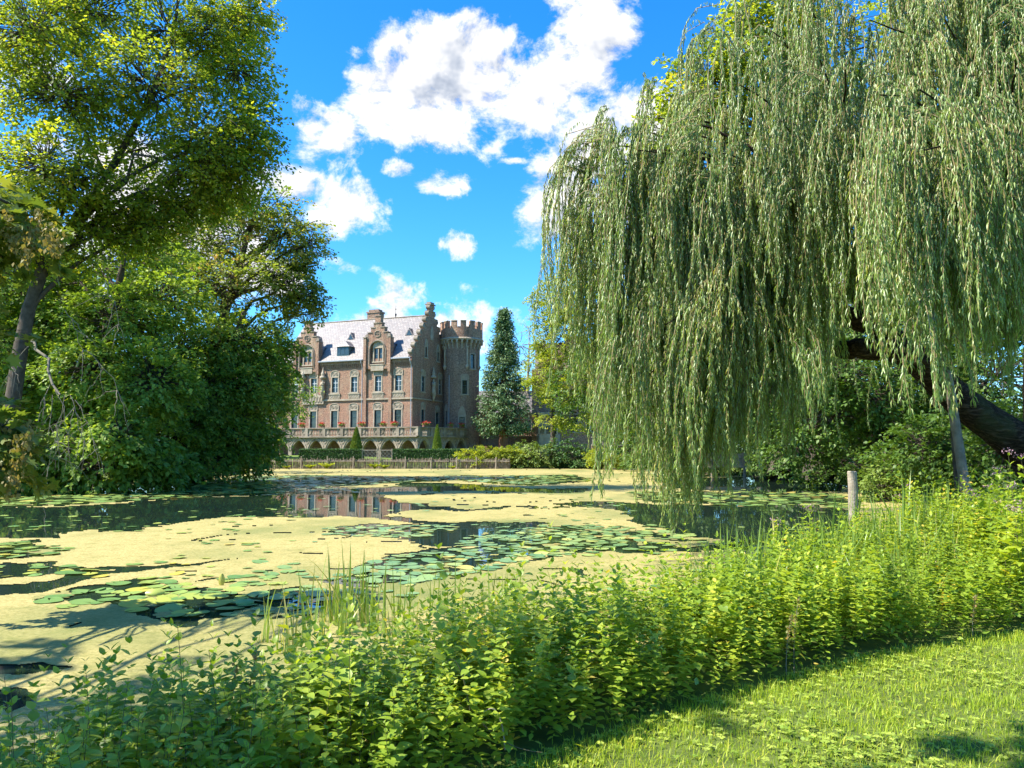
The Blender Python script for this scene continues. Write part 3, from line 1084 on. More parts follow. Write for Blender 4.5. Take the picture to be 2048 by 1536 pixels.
BAYS = [-18.2, -15.16, -11.77, -8.74, -5.07, -2.05]
EAVE, RIDGE, DEP = 13.4, 19.6, 10.2
wall = MB()
exc = []
Z1, H1, Z2, H2 = 4.45, 2.2, 9.1, 2.0
for x in BAYS:
    exc += [(x - 0.5, x + 0.5, Z1, Z1 + H1), (x - 0.47, x + 0.47, Z2, Z2 + H2)]
grid_wall(wall, [(-20.5, 0, GZ, EAVE)], exc, lambda u, z, d: (u, d, z))
SIDE = [(2.8, Z1 + 0.1, 2.2, 0.8, 0.9), (2.75, Z2, 2.0, 0.8, 0.9), (7.6, Z2, 2.0, 0.8, 0.9), (6.9, Z1 + 0.1, 2.0, 0.8, 0.9),
        (3.55, 13.7, 1.4, 0.5, 0.9), (7.0, 13.5, 1.3, 0.5, 0.9)]
exc = [(y - w / 2, y + w / 2, z, z + h) for y, z, h, w, hd in SIDE]
steps = [(0, DEP, GZ, EAVE)]
zz, hw = EAVE, DEP / 2 + 0.15
outline = []
for k in range(7):
    dz = 0.95
    steps.append((DEP / 2 - hw, DEP / 2 + hw, zz, zz + dz))
    outline.append((hw, zz, zz + dz))
    zz += dz
    hw -= 0.74
steps.append((DEP / 2 - 0.5, DEP / 2 + 0.5, zz, zz + 0.9))
outline.append((0.5, zz, zz + 0.9))
grid_wall(wall, steps, exc, lambda u, z, d: (-d, u, z))
# back of the gable above the roof and the plain far walls
grid_wall(wall, steps[1:], [], lambda u, z, d: (-0.5, u, z))
for h, z0, z1 in outline:
    for s in (-1, 1):
        yy = DEP / 2 + s * h
        wall.quad((0, yy, z0), (0, yy, z1), (-0.5, yy, z1), (-0.5, yy, z0))
wall.quad((-20.5, DEP, GZ), (0, DEP, GZ), (0, DEP, EAVE), (-20.5, DEP, EAVE))
wall.quad((-20.5, 0, GZ), (-20.5, DEP, GZ), (-20.5, DEP, EAVE), (-20.5, 0, EAVE))
# stepped dentil course under the eaves and shallow pilaster strips
for i in range(68):
    x = -20.3 + i * 0.3
    if not (-7.2 < x < -2.9 or -18.4 < x < -14.2):
        wall.box(x, x + 0.16, -0.16, 0, EAVE - 0.85, EAVE - 0.6)
        wall.box(x, x + 0.16, -0.1, 0, EAVE - 1.08, EAVE - 0.85)
for x0, x1 in ((-20.5, -18.4), (-14.2, -7.2), (-2.9, -0.05)):
    wall.box(x0, x1, -0.22, 0, EAVE - 0.6, EAVE - 0.25)
for x in (-7.0, -3.2):
    wall.box(x - 0.22, x + 0.22, -0.2, 0, 3.3, EAVE - 0.4)
wall.build("wall", M["brick"], castle)
g = MB()
for h, z0, z1 in outline:                                # cap stones and scrolls on the steps
    for s in (-1, 1):
        yy = DEP / 2 + s * h
        g.box(-0.58, 0.08, min(yy, yy - s * 0.84) - 0.06, max(yy, yy - s * 0.84) + 0.06, z1, z1 + 0.11)
        g.lathe([(0.28, -0.3), (0.3, -0.28), (0.3, 0.28), (0.28, 0.3)], 10, (0, 0, 0), M=Matrix.Translation((-0.25, yy - s * 0.02, z1 - 0.28)) @ Matrix.Rotation(R(90), 4, "Y"))
g.box(-0.7, 0.2, DEP / 2 - 0.72, DEP / 2 + 0.72, zz + 0.9, zz + 1.05)
g.box(-0.55, 0.05, DEP / 2 - 0.55, DEP / 2 + 0.55, zz + 1.05, zz + 1.3)
g.build("gable_coping", M["old_stone"], castle)
st = MB()                                                # string courses, sill panels
for x0, x1 in ((-14.0, -7.25), (-6.75, -3.45), (-2.95, 0.12)):
    st.box(x0, x1, -0.17, 0, 7.98, 8.2)
st.box(0, 0.15, 0.0, DEP, 8.02, 8.18)
for x in BAYS:
    st.box(x - 0.85, x + 0.85, -0.08, 0, 8.25, 8.82)
    st.box(x - 0.92, x + 0.92, -0.15, 0, 8.82, 8.93)
    for k in range(4):
        c = x - 0.6 + k * 0.4
        ring = [(c + 0.15 * math.cos(a), -0.09, 8.53 + 0.17 * math.sin(a)) for a in [i * math.pi / 4 for i in range(9)]]
        st.tube(ring, 0.035, 4)
st.box(-16.9, -13.4, -0.25, 0, 7.6, 8.8)                 # broad carved panel between the statues
for k in range(7):
    c = -16.5 + k * 0.45
    st.tube([(c + 0.19 * math.cos(a), -0.27, 8.2 + 0.4 * math.sin(a)) for a in [i * math.pi / 4 for i in range(9)]], 0.05, 4)
st.build("stone_course", M["stone"], castle)
for x in BAYS:
    window(castle, x, 0, Z1, 0, 1.0, H1, 0.95, "low", "frame")
    window(castle, x, 0, Z2, 0, 0.94, H2, 0.9)
for y, z, h, w, hd in SIDE:
    up = z > 13
    window(castle, 0, y, z, R(90), w, h, hd, "low" if (up or z < 6) else "cross", "frame" if (up or z < 6) else "white_frame", pointed=up)
# blind lancet with tracery high in the gable, statue niche between the windows
n = MB()
n.prism([(x, z + 17.0) for x, z in arch_pts(0.7, 0.4, 0.7, 10, True)] + [(0.35, 16.2), (-0.35, 16.2)], -0.06, 0.04, Matrix.Translation((0, 5.15, 0)) @ Matrix.Rotation(R(90), 4, "Z"))
n.build("blind_window", M["stone"], castle)


def statue(x, y, z, rz, hgt=1.7, canopy=True):
    Mx = Matrix.Translation((x, y, z)) @ Matrix.Rotation(rz, 4, "Z")
    s = MB()
    k = hgt / 1.7
    s.lathe([(0.26 * k, 0), (0.3 * k, 0.1), (0.25 * k, 0.5 * k), (0.21 * k, 0.95 * k), (0.27 * k, 1.2 * k), (0.25 * k, 1.36 * k), (0.09 * k, 1.43 * k),
             (0.085 * k, 1.48 * k), (0.13 * k, 1.56 * k), (0.12 * k, 1.67 * k), (0.04 * k, 1.72 * k)], 10, (0, -0.32, 0), M=Mx)
    for sx in (-1, 1):                                   # arms folded over the robe
        pts = [Vector((sx * 0.26 * k, -0.32, 1.3 * k)), Vector((sx * 0.32 * k, -0.42, 1.02 * k)), Vector((sx * 0.05, -0.6, 1.05 * k))]
        s.tube([Mx @ p for p in pts], [0.09 * k, 0.085 * k, 0.06 * k], 6)
    o = s.build("statue", M["stone"], castle, True)
    c = MB()
    c.lathe([(0.05, -1.0), (0.14, -0.8), (0.2, -0.45), (0.33, -0.2), (0.38, 0)], 8, (0, -0.32, 0), M=Mx)
    if canopy:
        c.lathe([(0.36, 0), (0.42, 0.12), (0.36, 0.28), (0.3, 0.34)], 8, (0, -0.3, hgt + 0.18), M=Mx)
        c.lathe([(0.24, 0), (0.26, 0.3), (0.1, 0.75), (0.1, 0.9), (0.0, 1.25)], 8, (0, -0.3, hgt + 0.52), M=Mx)
    link("pedestal", c.mesh("pedestal", M["stone"]), o)


statue(-16.75, 0, 9.15, 0)
statue(-13.5, 0, 9.15, 0)
statue(0, 5.2, 9.0, R(90), 1.9)


# roof with its two stepped dormers, hatches, chimney
def roof_y(z):
    return -0.45 + (z - EAVE + 0.15) * (DEP / 2 + 0.45) / (RIDGE - EAVE + 0.15)


rf = MB()
RZ = lambda y: EAVE - 0.15 + (y + 0.45) * (RIDGE - EAVE + 0.15) / (DEP / 2 + 0.45)
for x0, x1, y0 in ((-20.6, -18.2, -0.45), (-18.2, -14.2, 1.4), (-14.2, -7.07, -0.45), (-7.07, -3.07, 1.4), (-3.07, -0.5, -0.45)):
    rf.quad((x0, y0, RZ(y0)), (x1, y0, RZ(y0)), (x1, DEP / 2, RIDGE), (x0, DEP / 2, RIDGE))
    if y0 < 0:
        rf.quad((x0, y0, RZ(y0)), (x1, y0, RZ(y0)), (x1, y0, RZ(y0) - 0.12), (x0, y0, RZ(y0) - 0.12))
        rf.quad((x0, y0, RZ(y0) - 0.12), (x1, y0, RZ(y0) - 0.12), (x1, 0, RZ(y0) - 0.12), (x0, 0, RZ(y0) - 0.12))
rf.quad((-20.6, DEP + 0.45, EAVE - 0.15), (-0.5, DEP + 0.45, EAVE - 0.15), (-0.5, DEP / 2, RIDGE), (-20.6, DEP / 2, RIDGE))
roof = rf.build("roof", M["slate"], castle)
for x0, x1 in ((-20.6, -18.35), (-14.15, -7.2), (-2.9, -0.1)):
    gt = MB()
    gt.box(x0, x1, -0.6, -0.45, EAVE - 0.2, EAVE - 0.05)
    gt.build("gutter", M["lead"], castle)
for x in (-7.45, -0.12):
    gt = MB()
    gt.tube([(x, -0.52, EAVE - 0.1), (x, -0.5, EAVE - 0.5), (x + 0.02, -0.14, EAVE - 1.2), (x + 0.02, -0.14, 3.3)], 0.06, 6)
    gt.build("drainpipe", M["lead"], castle)
rd = MB()
rd.tube([(-20.5, DEP / 2, RIDGE + 0.02), (-0.4, DEP / 2, RIDGE + 0.02)], 0.11, 6)
link("ridge_tile", rd.mesh("ridge_tile", M["old_stone"]), roof)
fin = MB()
fin.lathe([(0.12, 0), (0.07, 0.2), (0.16, 0.45), (0.04, 0.7), (0.03, 1.1), (0.09, 1.2), (0.02, 1.35), (0.015, 1.8)], 8, (-5.6, DEP / 2, RIDGE))
link("finial", fin.mesh("finial", M["iron"]), roof)
ch = MB()
ch.box(-10.4, -8.4, 5.4, 6.6, 17.8, 20.6)
ch.box(-10.5, -8.3, 5.3, 6.7, 20.6, 20.8)
ch.box(-10.2, -8.6, 5.5, 6.5, 20.8, 21.1)
link("chimney", ch.mesh("chimney", M["dark_brick"]), roof)


def stepped_gable(x):
    b = MB()
    lv = [(2.05, 12.0, 15.7), (2.05, 15.7, 16.0), (1.5, 16.0, 16.75), (1.05, 16.75, 17.4), (0.62, 17.4, 18.0), (0.42, 18.0, 18.9)]
    inc = [(x - h, x + h, z0, z1) for h, z0, z1 in lv]
    rec = arch_pts(2.3, 14.5, 1.15, 12)
    cut = [(x - 1.15, x + 1.15, 12.6, 14.5)]
    # front sheet with an arched recess: rectangles beside and above, a fan over the arch
    grid_wall(b, [r for r in inc], [(x - 1.15, x + 1.15, 12.6, 15.7)], lambda u, z, d: (u, -0.3 + d, z), 0.5)
    for (u0, z0), (u1, z1) in zip(rec[:-1], rec[1:]):
        b.quad((x + u0, -0.3, z0), (x + u1, -0.3, z1), (x + u1, -0.3, 15.7), (x + u0, -0.3, 15.7))
        b.quad((x + u0, -0.3, z0), (x + u1, -0.3, z1), (x + u1, 0.2, z1), (x + u0, 0.2, z0))
    b.quad((x - 1.2, 0.2, 12.5), (x + 1.2, 0.2, 12.5), (x + 1.2, 0.2, 15.75), (x - 1.2, 0.2, 15.75))
    for h, z0, z1 in lv:
        b.quad((x - h, -0.3, z0), (x - h, 0.35, z0), (x - h, 0.35, z1), (x - h, -0.3, z1))
        b.quad((x + h, -0.3, z0), (x + h, 0.35, z0), (x + h, 0.35, z1), (x + h, -0.3, z1))
        b.quad((x - h, 0.35, z0), (x + h, 0.35, z0), (x + h, 0.35, z1), (x - h, 0.35, z1))
    for sx in (-1, 1):
        b.box(x + sx * 1.85 - 0.2, x + sx * 1.85 + 0.2, -0.5, -0.3, 11.6, 16.0)
    d = b.build("dormer_gable", M["brick"], castle)
    c = MB()
    for h, z0, z1 in lv[1:]:
        for sx in (-1, 1):
            w = 0.6
            c.box(min(x + sx * h, x + sx * (h - w)) - 0.06, max(x + sx * h, x + sx * (h - w)) + 0.06, -0.38, 0.42, z1, z1 + 0.12)
    for sx in (-1, 1):
        c.box(x + sx * 1.85 - 0.26, x + sx * 1.85 + 0.26, -0.56, -0.24, 16.12, 16.26)
        c.lathe([(0.3, -0.3), (0.3, 0.3)], 10, M=Matrix.Translation((x + sx * 1.62, 0, 16.35)) @ Matrix.Rotation(R(90), 4, "X"))
    ring = [(x + 0.42 * math.cos(a), -0.33, 16.6 + 0.42 * math.sin(a)) for a in [i * math.pi / 7 for i in range(15)]]
    c.tube(ring, 0.07, 5)
    c.tube([(x - 0.3, -0.33, 16.6), (x + 0.3, -0.33, 16.6)], 0.05, 4)
    c.tube([(x, -0.33, 16.3), (x, -0.33, 16.9)], 0.05, 4)
    link("coping", c.mesh("coping", M["old_stone"]), d)
    ring = MB()
    ap = arch_pts(2.45, 14.5, 1.22, 12)
    ring.tube([(x - 1.22, -0.33, 12.6)] + [(x + u, -0.33, z) for u, z in ap] + [(x + 1.22, -0.33, 12.6)], 0.1, 5)
    link("arch_moulding", ring.mesh("arch_moulding", M["old_stone"]), d)
    pn = MB()
    pn.box(x - 0.95, x + 0.95, -0.36, -0.3, 11.75, 12.5)
    pn.box(x - 1.05, x + 1.05, -0.42, -0.3, 12.5, 12.62)
    link("carved_panel", pn.mesh("carved_panel", M["stone"]), d)
    r = MB()
    r.prism([(-1.9, 15.0), (0, 17.2), (1.9, 15.0), (1.9, 13.2), (-1.9, 13.2)], 0.35, 4.2, Matrix.Translation((x, 0, 0)))
    link("dormer_roof", r.mesh("dormer_roof", M["slate"]), d)
    window(castle, x, -0.08, 13.0, 0, 1.25, 1.75, 1.1, "two", "stone", pointed=True)


stepped_gable(-5.07)
stepped_gable(-16.2)
for x, z, w in ((-11.0, 16.9, 0.6), (-6.95, 17.0, 0.55), (-1.95, 17.0, 0.7), (-1.0, 14.0, 0.01)):
    if w < 0.1:
        continue
    y = roof_y(z - 0.45)
    h = MB()
    h.prism([(-w, -0.45), (0, 0.6), (w, -0.45)], y, y + 1.2, Matrix.Translation((x, 0, z)))
    o = h.build("roof_hatch", M["slate"], roof)
    q = MB()
    q.prism([(-w * 0.62, -0.36), (0, 0.36), (w * 0.62, -0.36)], y - 0.02, y + 0.02, Matrix.Translation((x, 0, z)))
    link("hatch_pane", q.mesh("hatch_pane", M["glass"]), roof)
# broader slate dormer with a hipped top
x, z0 = -10.75, 14.0
y = roof_y(z0)
h = MB()
h.box(x - 0.95, x + 0.95, y, y + 1.6, z0, z0 + 1.25)
o = h.build("roof_dormer", M["frame"], roof)
t = MB()
v = [(x - 1.15, y - 0.2, z0 + 1.25), (x + 1.15, y - 0.2, z0 + 1.25), (x + 1.15, y + 2.0, z0 + 1.25), (x - 1.15, y + 2.0, z0 + 1.25), (x, y + 0.5, z0 + 2.1), (x, y + 2.4, z0 + 2.1)]
t.add(v, [(0, 1, 4), (1, 2, 5, 4), (0, 4, 5, 3), (3, 5, 2), (0, 3, 2, 1)])
link("dormer_hood", t.mesh("dormer_hood", M["slate"]), roof)
q = MB()
for k in (-1, 0, 1):
    q.box(x + k * 0.6 - 0.25, x + k * 0.6 + 0.25, y - 0.02, y, z0 + 0.2, z0 + 1.1)
link("dormer_pane", q.mesh("dormer_pane", M["glass"]), roof)

# round tower
TX, TY, TR, TP = 2.2, 9.75, 2.5, 2.95
TTOP = 17.25


def tw(u, z, d, r=TR):
    a = u / TR
    return (TX + (r - d) * math.sin(a), TY - (r - d) * math.cos(a), z)


def tower_angle(px):
    """Angle on the drum, from the direction -y of the castle frame, of a spot seen at px."""
    off = max(-0.98, min(0.98, (px - 921.5) / 36.5))
    return math.asin(off) + R(22) - R(5.5)


TW = [(948.5, 12.5, 2.0, 0.72, 0), (934.4, 9.0, 1.9, 0.7, 0.8), (929.5, 4.6, 1.3, 0.75, 1.3), (896.5, 4.6, 2.2, 0.4, 0.7)]
exc = []
for px, z, h, w, hd in TW:
    u = tower_angle(px) * TR
    exc.append((u - w / 2, u + w / 2, z, z + h))
tb = MB()
grid_wall(tb, [(-math.pi * TR, math.pi * TR, GZ, TTOP + 0.4)], exc, tw, 0.3, 0.32)
tower = tb.build("tower", M["dark_brick"], castle)
for px, z, h, w, hd in TW:
    a = tower_angle(px)
    p = tw(a * TR, z, 0.03)
    window(castle, p[0], p[1], z, a, w, h, hd, "low", "frame", pointed=z < 6)
pb = MB()
n = 70
for k in range(n):
    a0, a1 = 2 * math.pi * k / n, 2 * math.pi * (k + 1) / n
    top = 18.950 if (k % 5) >= 2 else 18.000
    zz0 = 16.650
    P = lambda r, a, z: (TX + r * math.cos(a), TY + r * math.sin(a), z)
    pb.quad(P(TP, a0, zz0), P(TP, a1, zz0), P(TP, a1, top), P(TP, a0, top))
    pb.quad(P(TP - 0.45, a1, zz0), P(TP - 0.45, a0, zz0), P(TP - 0.45, a0, top), P(TP - 0.45, a1, top))
    pb.quad(P(TP, a0, top), P(TP, a1, top), P(TP - 0.45, a1, top), P(TP - 0.45, a0, top))
    if k % 5 in (2, 0):
        pb.quad(P(TP, a0, 18.000), P(TP - 0.45, a0, 18.000), P(TP - 0.45, a0, 18.950), P(TP, a0, 18.950))
pb.lathe([(TP - 0.02, 0), (TP - 0.02, 0.05)], 48, (TX, TY, 16.600))
pb.build("battlement", M["brick"], castle)
cb = MB()
for k in range(70):
    if (k % 5) == 2:
        for s in range(3):
            a0, a1 = 2 * math.pi * (k + s) / n, 2 * math.pi * (k + s + 1) / n
            P = lambda r, a, z: Vector((TX + r * math.cos(a), TY + r * math.sin(a), z))
            cb.add([P(r, a, z) for z in (18.950, 19.070) for (r, a) in ((TP + 0.07, a0), (TP + 0.07, a1), (TP - 0.52, a1), (TP - 0.52, a0))],
                   [(0, 1, 5, 4), (2, 3, 7, 6), (4, 5, 6, 7), (0, 4, 7, 3), (1, 2, 6, 5)])
cb.lathe([(TP + 0.02, 0), (TP + 0.16, 0.1), (TP + 0.12, 0.22), (TP + 0.01, 0.3)], 48, (TX, TY, 16.450))
NC = 26
for k in range(NC):                                      # corbels with little arches between
    a = 2 * math.pi * (k + 0.5) / NC
    Mx = Matrix.Translation((TX, TY, 0)) @ Matrix.Rotation(a, 4, "Z")
    cb.box(TR - 0.05, TP + 0.06, -0.1, 0.1, 16.000, 16.450, Mx)
    cb.box(TR - 0.05, TR + 0.24, -0.085, 0.085, 15.550, 16.000, Mx)
    cb.box(TR - 0.05, TR + 0.12, -0.07, 0.07, 15.250, 15.550, Mx)
    am = 2 * math.pi * k / NC
    half = math.pi / NC
    r = TP + 0.05
    arc = [(am - half + half * 2 * i / 8, 16.070 + 0.34 * math.sqrt(max(0, 1 - (-1 + 2 * i / 8) ** 2))) for i in range(9)]
    for (b0, c0), (b1, c1) in zip(arc[:-1], arc[1:]):
        q = lambda rr, a_, z_: (TX + rr * math.cos(a_), TY + rr * math.sin(a_), z_)
        cb.quad(q(r, b0, c0), q(r, b1, c1), q(r, b1, 16.470), q(r, b0, 16.470))
cb.build("corbel_ring", M["stone"], castle)
cl_ = MB()
for px in (893.5, 938.5, 958.2):
    a = tower_angle(px)
    c = (TX + (TR + 0.12) * math.sin(a), TY - (TR + 0.12) * math.cos(a), 0)
    cl_.lathe([(0.05, 12.350), (0.26, 12.750), (0.26, 12.900), (0.13, 13.000), (0.12, 15.250), (0.2, 15.400), (0.2, 15.550)], 8, c)
cl_.build("colonnette", M["stone"], castle)
dp = MB()
a = tower_angle(903.5)
c = (TX + (TR + 0.1) * math.sin(a), TY - (TR + 0.1) * math.cos(a))
dp.tube([(c[0], c[1], 11.6), (c[0], c[1], 3.3)], 0.055, 6)
dp.build("drainpipe", M["lead"], castle)

# arcaded terrace with its balustrade
TF = 3.25
PATH = [(-28.3, -2.0), (1.95, -2.0), (4.1, 7.7)]


def seg_frame(p, q):
    d = Vector((q[0] - p[0], q[1] - p[1], 0))
    L = d.length
    a = math.atan2(d.y, d.x)
    return L, Matrix.Translation((p[0], p[1], 0)) @ Matrix.Rotation(a, 4, "Z")


ar, deck, rail, bal = MB(), MB(), MB(), MB()
ar_s = MB()
for si, (p, q) in enumerate(zip(PATH[:-1], PATH[1:])):
    L, Mx = seg_frame(p, q)
    nb = 11 if si == 0 else 4
    b = L / nb
    T = lambda x, y, z: tuple(Mx @ Vector((x, y, z)))
    for k in range(nb):
        x0, xc = k * b, (k + 0.5) * b
        hw = b * 0.40
        pts = [(xc + u, z) for u, z in arch_pts(2 * hw, 1.5, 1.2, 12, True)]
        top = TF - 0.12
        for dep, flip in ((0, 0), (0.55, 1)):
            ar.quad(T(x0, dep, GZ), T(xc - hw, dep, GZ), T(xc - hw, dep, top), T(x0, dep, top))
            ar.quad(T(xc + hw, dep, GZ), T(x0 + b, dep, GZ), T(x0 + b, dep, top), T(xc + hw, dep, top))
            for (a0, c0), (a1, c1) in zip(pts[:-1], pts[1:]):
                ar.quad(T(a0, dep, c0), T(a1, dep, c1), T(a1, dep, top), T(a0, dep, top))
        for (a0, c0), (a1, c1) in zip(pts[:-1], pts[1:]):
            ar.quad(T(a0, 0, c0), T(a1, 0, c1), T(a1, 0.55, c1), T(a0, 0.55, c0))
        for s in (-1, 1):
            ar.quad(T(xc + s * hw, 0, GZ), T(xc + s * hw, 0.55, GZ), T(xc + s * hw, 0.55, 1.5), T(xc + s * hw, 0, 1.5))
        ar_s.tube([T(xc - hw - 0.1, -0.02, 1.5)] + [T(xc + (a0 - xc) * 1.12, -0.02, 1.75 + (c0 - 1.5) * 1.1) for a0, c0 in pts] + [T(xc + hw + 0.1, -0.02, 1.5)], 0.07, 4)
        ring = [T(x0 + 0.24 * math.cos(a), -0.03, 2.55 + 0.24 * math.sin(a)) for a in [i * math.pi / 6 for i in range(13)]]
        ar_s.tube(ring, 0.05, 4)
        # balustrade: a carved panel beside a run of balusters under the flower pots
        for (x, y0, y1, z0, z1, w) in ((x0, -0.24, 0.18, TF, TF + 1.12, 0.22),):
            rail.box(x - w, x + w, y0, y1, z0, z1, Mx)
        rail.box(x0 + 0.22, x0 + b * 0.28, -0.12, 0.06, TF, TF + 0.98, Mx)
        rail.box(x0 + b * 0.72, x0 + b - 0.22, -0.12, 0.06, TF, TF + 0.98, Mx)
        for f in (0.16, 0.84):
            ring = [T(x0 + b * f + 0.26 * math.cos(a), -0.14, TF + 0.52 + 0.28 * math.sin(a)) for a in [i * math.pi / 5 for i in range(11)]]
            rail.tube(ring, 0.05, 4)
        for j in range(5):
            x = x0 + b * (0.32 + 0.36 * j / 4)
            bal.lathe([(0.08, 0), (0.05, 0.08), (0.1, 0.3), (0.05, 0.6), (0.05, 0.85), (0.08, 0.98)], 6, (x, -0.03, TF), M=Mx)
    rail.box(-0.1 if si else 0, L + (0.1 if not si else 0), -0.26 - 0.003 * si, 0.2, TF + 0.98 + 0.003 * si, TF + 1.13 + 0.003 * si, Mx)
    rail.box(0, L, -0.3 - 0.003 * si, 0.25, TF - 0.16 - 0.003 * si, TF + 0.01, Mx)
deck.add([(-28.2, -1.95, TF - 0.2), (1.95, -1.95, TF - 0.2), (4.0, 7.7, TF - 0.2), (1.0, 10, TF - 0.2), (0.2, 0.0, TF - 0.2), (-28.2, 0.0, TF - 0.2)], [tuple(range(6))])
ar.build("arcade", M["old_stone"], castle)
ar_s.build("arch_moulding", M["stone"], castle)
rail.build("balustrade", M["old_stone"], castle)
bal.build("baluster", M["stone"], castle)
deck.build("terrace_floor", M["old_stone"], castle)

# lower wing going off to the left behind the trees
w = MB()
exc = [(x - 0.5, x + 0.5, z, z + 2.0) for x in (-33, -30, -27, -24) for z in (4.5, 8.0)]
grid_wall(w, [(-36, -20.6, GZ, 11.3)], exc, lambda u, z, d: (u, 1.2 + d, z))
w.quad((-36, 1.2, GZ), (-36, 9, GZ), (-36, 9, 11.3), (-36, 1.2, 11.3))
w.build("wing_wall", M["brick"], castle)
for x in (-33, -30, -27, -24):
    for z in (4.5, 8.0):
        window(castle, x, 1.2, z, 0, 1.0, 2.0, 0.9)
w = MB()
w.prism([(0.8, 11.2), (5.1, 16.2), (9.4, 11.2)], 0, 1, Matrix(((0, 15.6, 0, -36.2), (1, 0, 0, 0), (0, 0, 1, 0), (0, 0, 0, 1))))
w.build("wing_roof", M["slate"], castle)

# geraniums standing on the balustrade
CW = Matrix.Translation(CORNER) @ Matrix.Rotation(R(-22), 4, "Z")
pr = np.random.default_rng(3)
petal_t = np.array([[-0.5, 0, 0], [0, -0.5, 0.05], [0.5, 0, 0], [0, 0.5, 0.05]])
pm = MB()
pm.box(-0.42, 0.42, -0.14, 0.14, 0, 0.26)
pm.box(-0.46, 0.46, -0.17, 0.17, 0.26, 0.3)
planter_mesh = pm.mesh("planter", M["terracotta"])


def puff(nn, mu, sg, size, mat, name, seed):
    g_ = np.random.default_rng(seed)
    P = g_.normal(0, 1, (nn, 3)) * sg + np.array(mu)
    c_ = Cloud()
    c_.add(*scatter(petal_t, [np.array([[0, 1, 2, 3]])], P, g_.normal(0, 1, (nn, 3)), g_.normal(0, 1, (nn, 3)), size * g_.uniform(0.6, 1.3, nn), g_.random(nn)))
    return c_.mesh(name, mat)


leaf_me = puff(150, (0, -0.08, 0.36), (0.3, 0.14, 0.12), 0.13, M["thuja"], "leaves", 1)
blos_me = [puff(90, (0, -0.05, 0.52), (0.28, 0.12, 0.09), 0.14, M["petal"], "blossoms", 2 + k) for k in range(3)]
POTS = [(-18.2, -2), (-15.4, -2), (-12.3, -2), (-9.2, -2), (-6.1, -2), (-3.0, -2), (-1.35, -2), (2.25, -0.6), (3.35, 4.2), (3.85, 6.6)]
where = ["farthest along behind the tree", "in front of the window between the two statues", "one window beyond the statues", "behind the round topped cypress cone", "below the arched dormer gable",
         "below the window beside the corner drainpipe", "just beside the terrace corner of the front", "round the corner on the gable side", "on the gable side before the tower", "at the foot of the tower"]
for i, (x, y) in enumerate(POTS):
    p = CW @ Vector((x, y - 0.02, TF + 1.14))
    o = empty("flower_pot", p, R(-22) + (R(78) if i > 6 else 0), label="planter of red geraniums on the balustrade " + where[i], cat="flower pot", group="geranium pots on the castle balustrade")
    link("planter", planter_mesh, o)
    link("leaves", leaf_me, o)
    link("blossoms", blos_me[i % 3], o)

# ---------------------------------------------------------------- bridge terrace, buildings beyond, people
br = empty("terrace_bridge", (-5.0, 107.2, 0), R(-1), label="brick terrace bridge with a stone balustrade right of the tower", cat="bridge")
b = MB()
pts = [(1.6 + u, z) for u, z in arch_pts(2.6, 1.0, 1.1, 10)]
b.quad((0, 0, GZ), (0.3, 0, GZ), (0.3, 0, 3.3), (0, 0, 3.3))
b.quad((2.9, 0, GZ), (9.5, 0, GZ), (9.5, 0, 3.3), (2.9, 0, 3.3))
for (a0, c0), (a1, c1) in zip(pts[:-1], pts[1:]):
    b.quad((a0, 0, c0), (a1, 0, c1), (a1, 0, 3.3), (a0, 0, 3.3))
    b.quad((a0, 0, c0), (a1, 0, c1), (a1, 2, c1), (a0, 2, c0))
for x in (0.3, 2.9):
    b.quad((x, 0, GZ), (x, 2, GZ), (x, 2, 1.0), (x, 0, 1.0))
b.quad((0, 0, 3.3), (9.5, 0, 3.3), (9.5, 9, 3.3), (0, 9, 3.3))
b.build("wall", M["dark_brick"], br)
b = MB()
b.box(0, 9.5, -0.12, 0.2, 3.3, 3.42)
b.box(0, 9.5, -0.15, 0.2, 4.12, 4.26)
b.build("balustrade", M["stone"], br)
b = MB()
for k in range(30):
    b.lathe([(0.09, 0), (0.06, 0.1), (0.1, 0.3), (0.06, 0.6), (0.09, 0.7)], 6, (0.2 + k * 0.315, 0.03, 3.42))
b.build("baluster", M["terracotta"], br)

lw = empty("low_wing", (-8.5, 116, 0), R(-4), label="low brick wing with a slate roof behind the tower and the giant sequoia", cat="building")
b = MB()
exc = [(x, x + 0.9, 4.3, 5.9) for x in (4.5, 7.5, 10.5, 13.2)]
grid_wall(b, [(0, 16, GZ, 7.2)], exc, lambda u, z, d: (u, d, z))
b.quad((16, 0, GZ), (16, 7, GZ), (16, 7, 7.2), (16, 0, 7.2))
b.build("wall", M["dark_brick"], lw)
b = MB()
b.prism([(-0.4, 7.0), (3.5, 10.6), (7.4, 7.0)], 0, 1, Matrix(((0, 16.4, 0, -0.2), (1, 0, 0, 0), (0, 0, 1, 0), (0, 0, 0, 1))))
b.build("roof", M["slate"], lw)
for x in (4.5, 7.5, 10.5, 13.2):
    window(lw, x + 0.45, 0, 4.3, 0, 0.9, 1.6, 0)

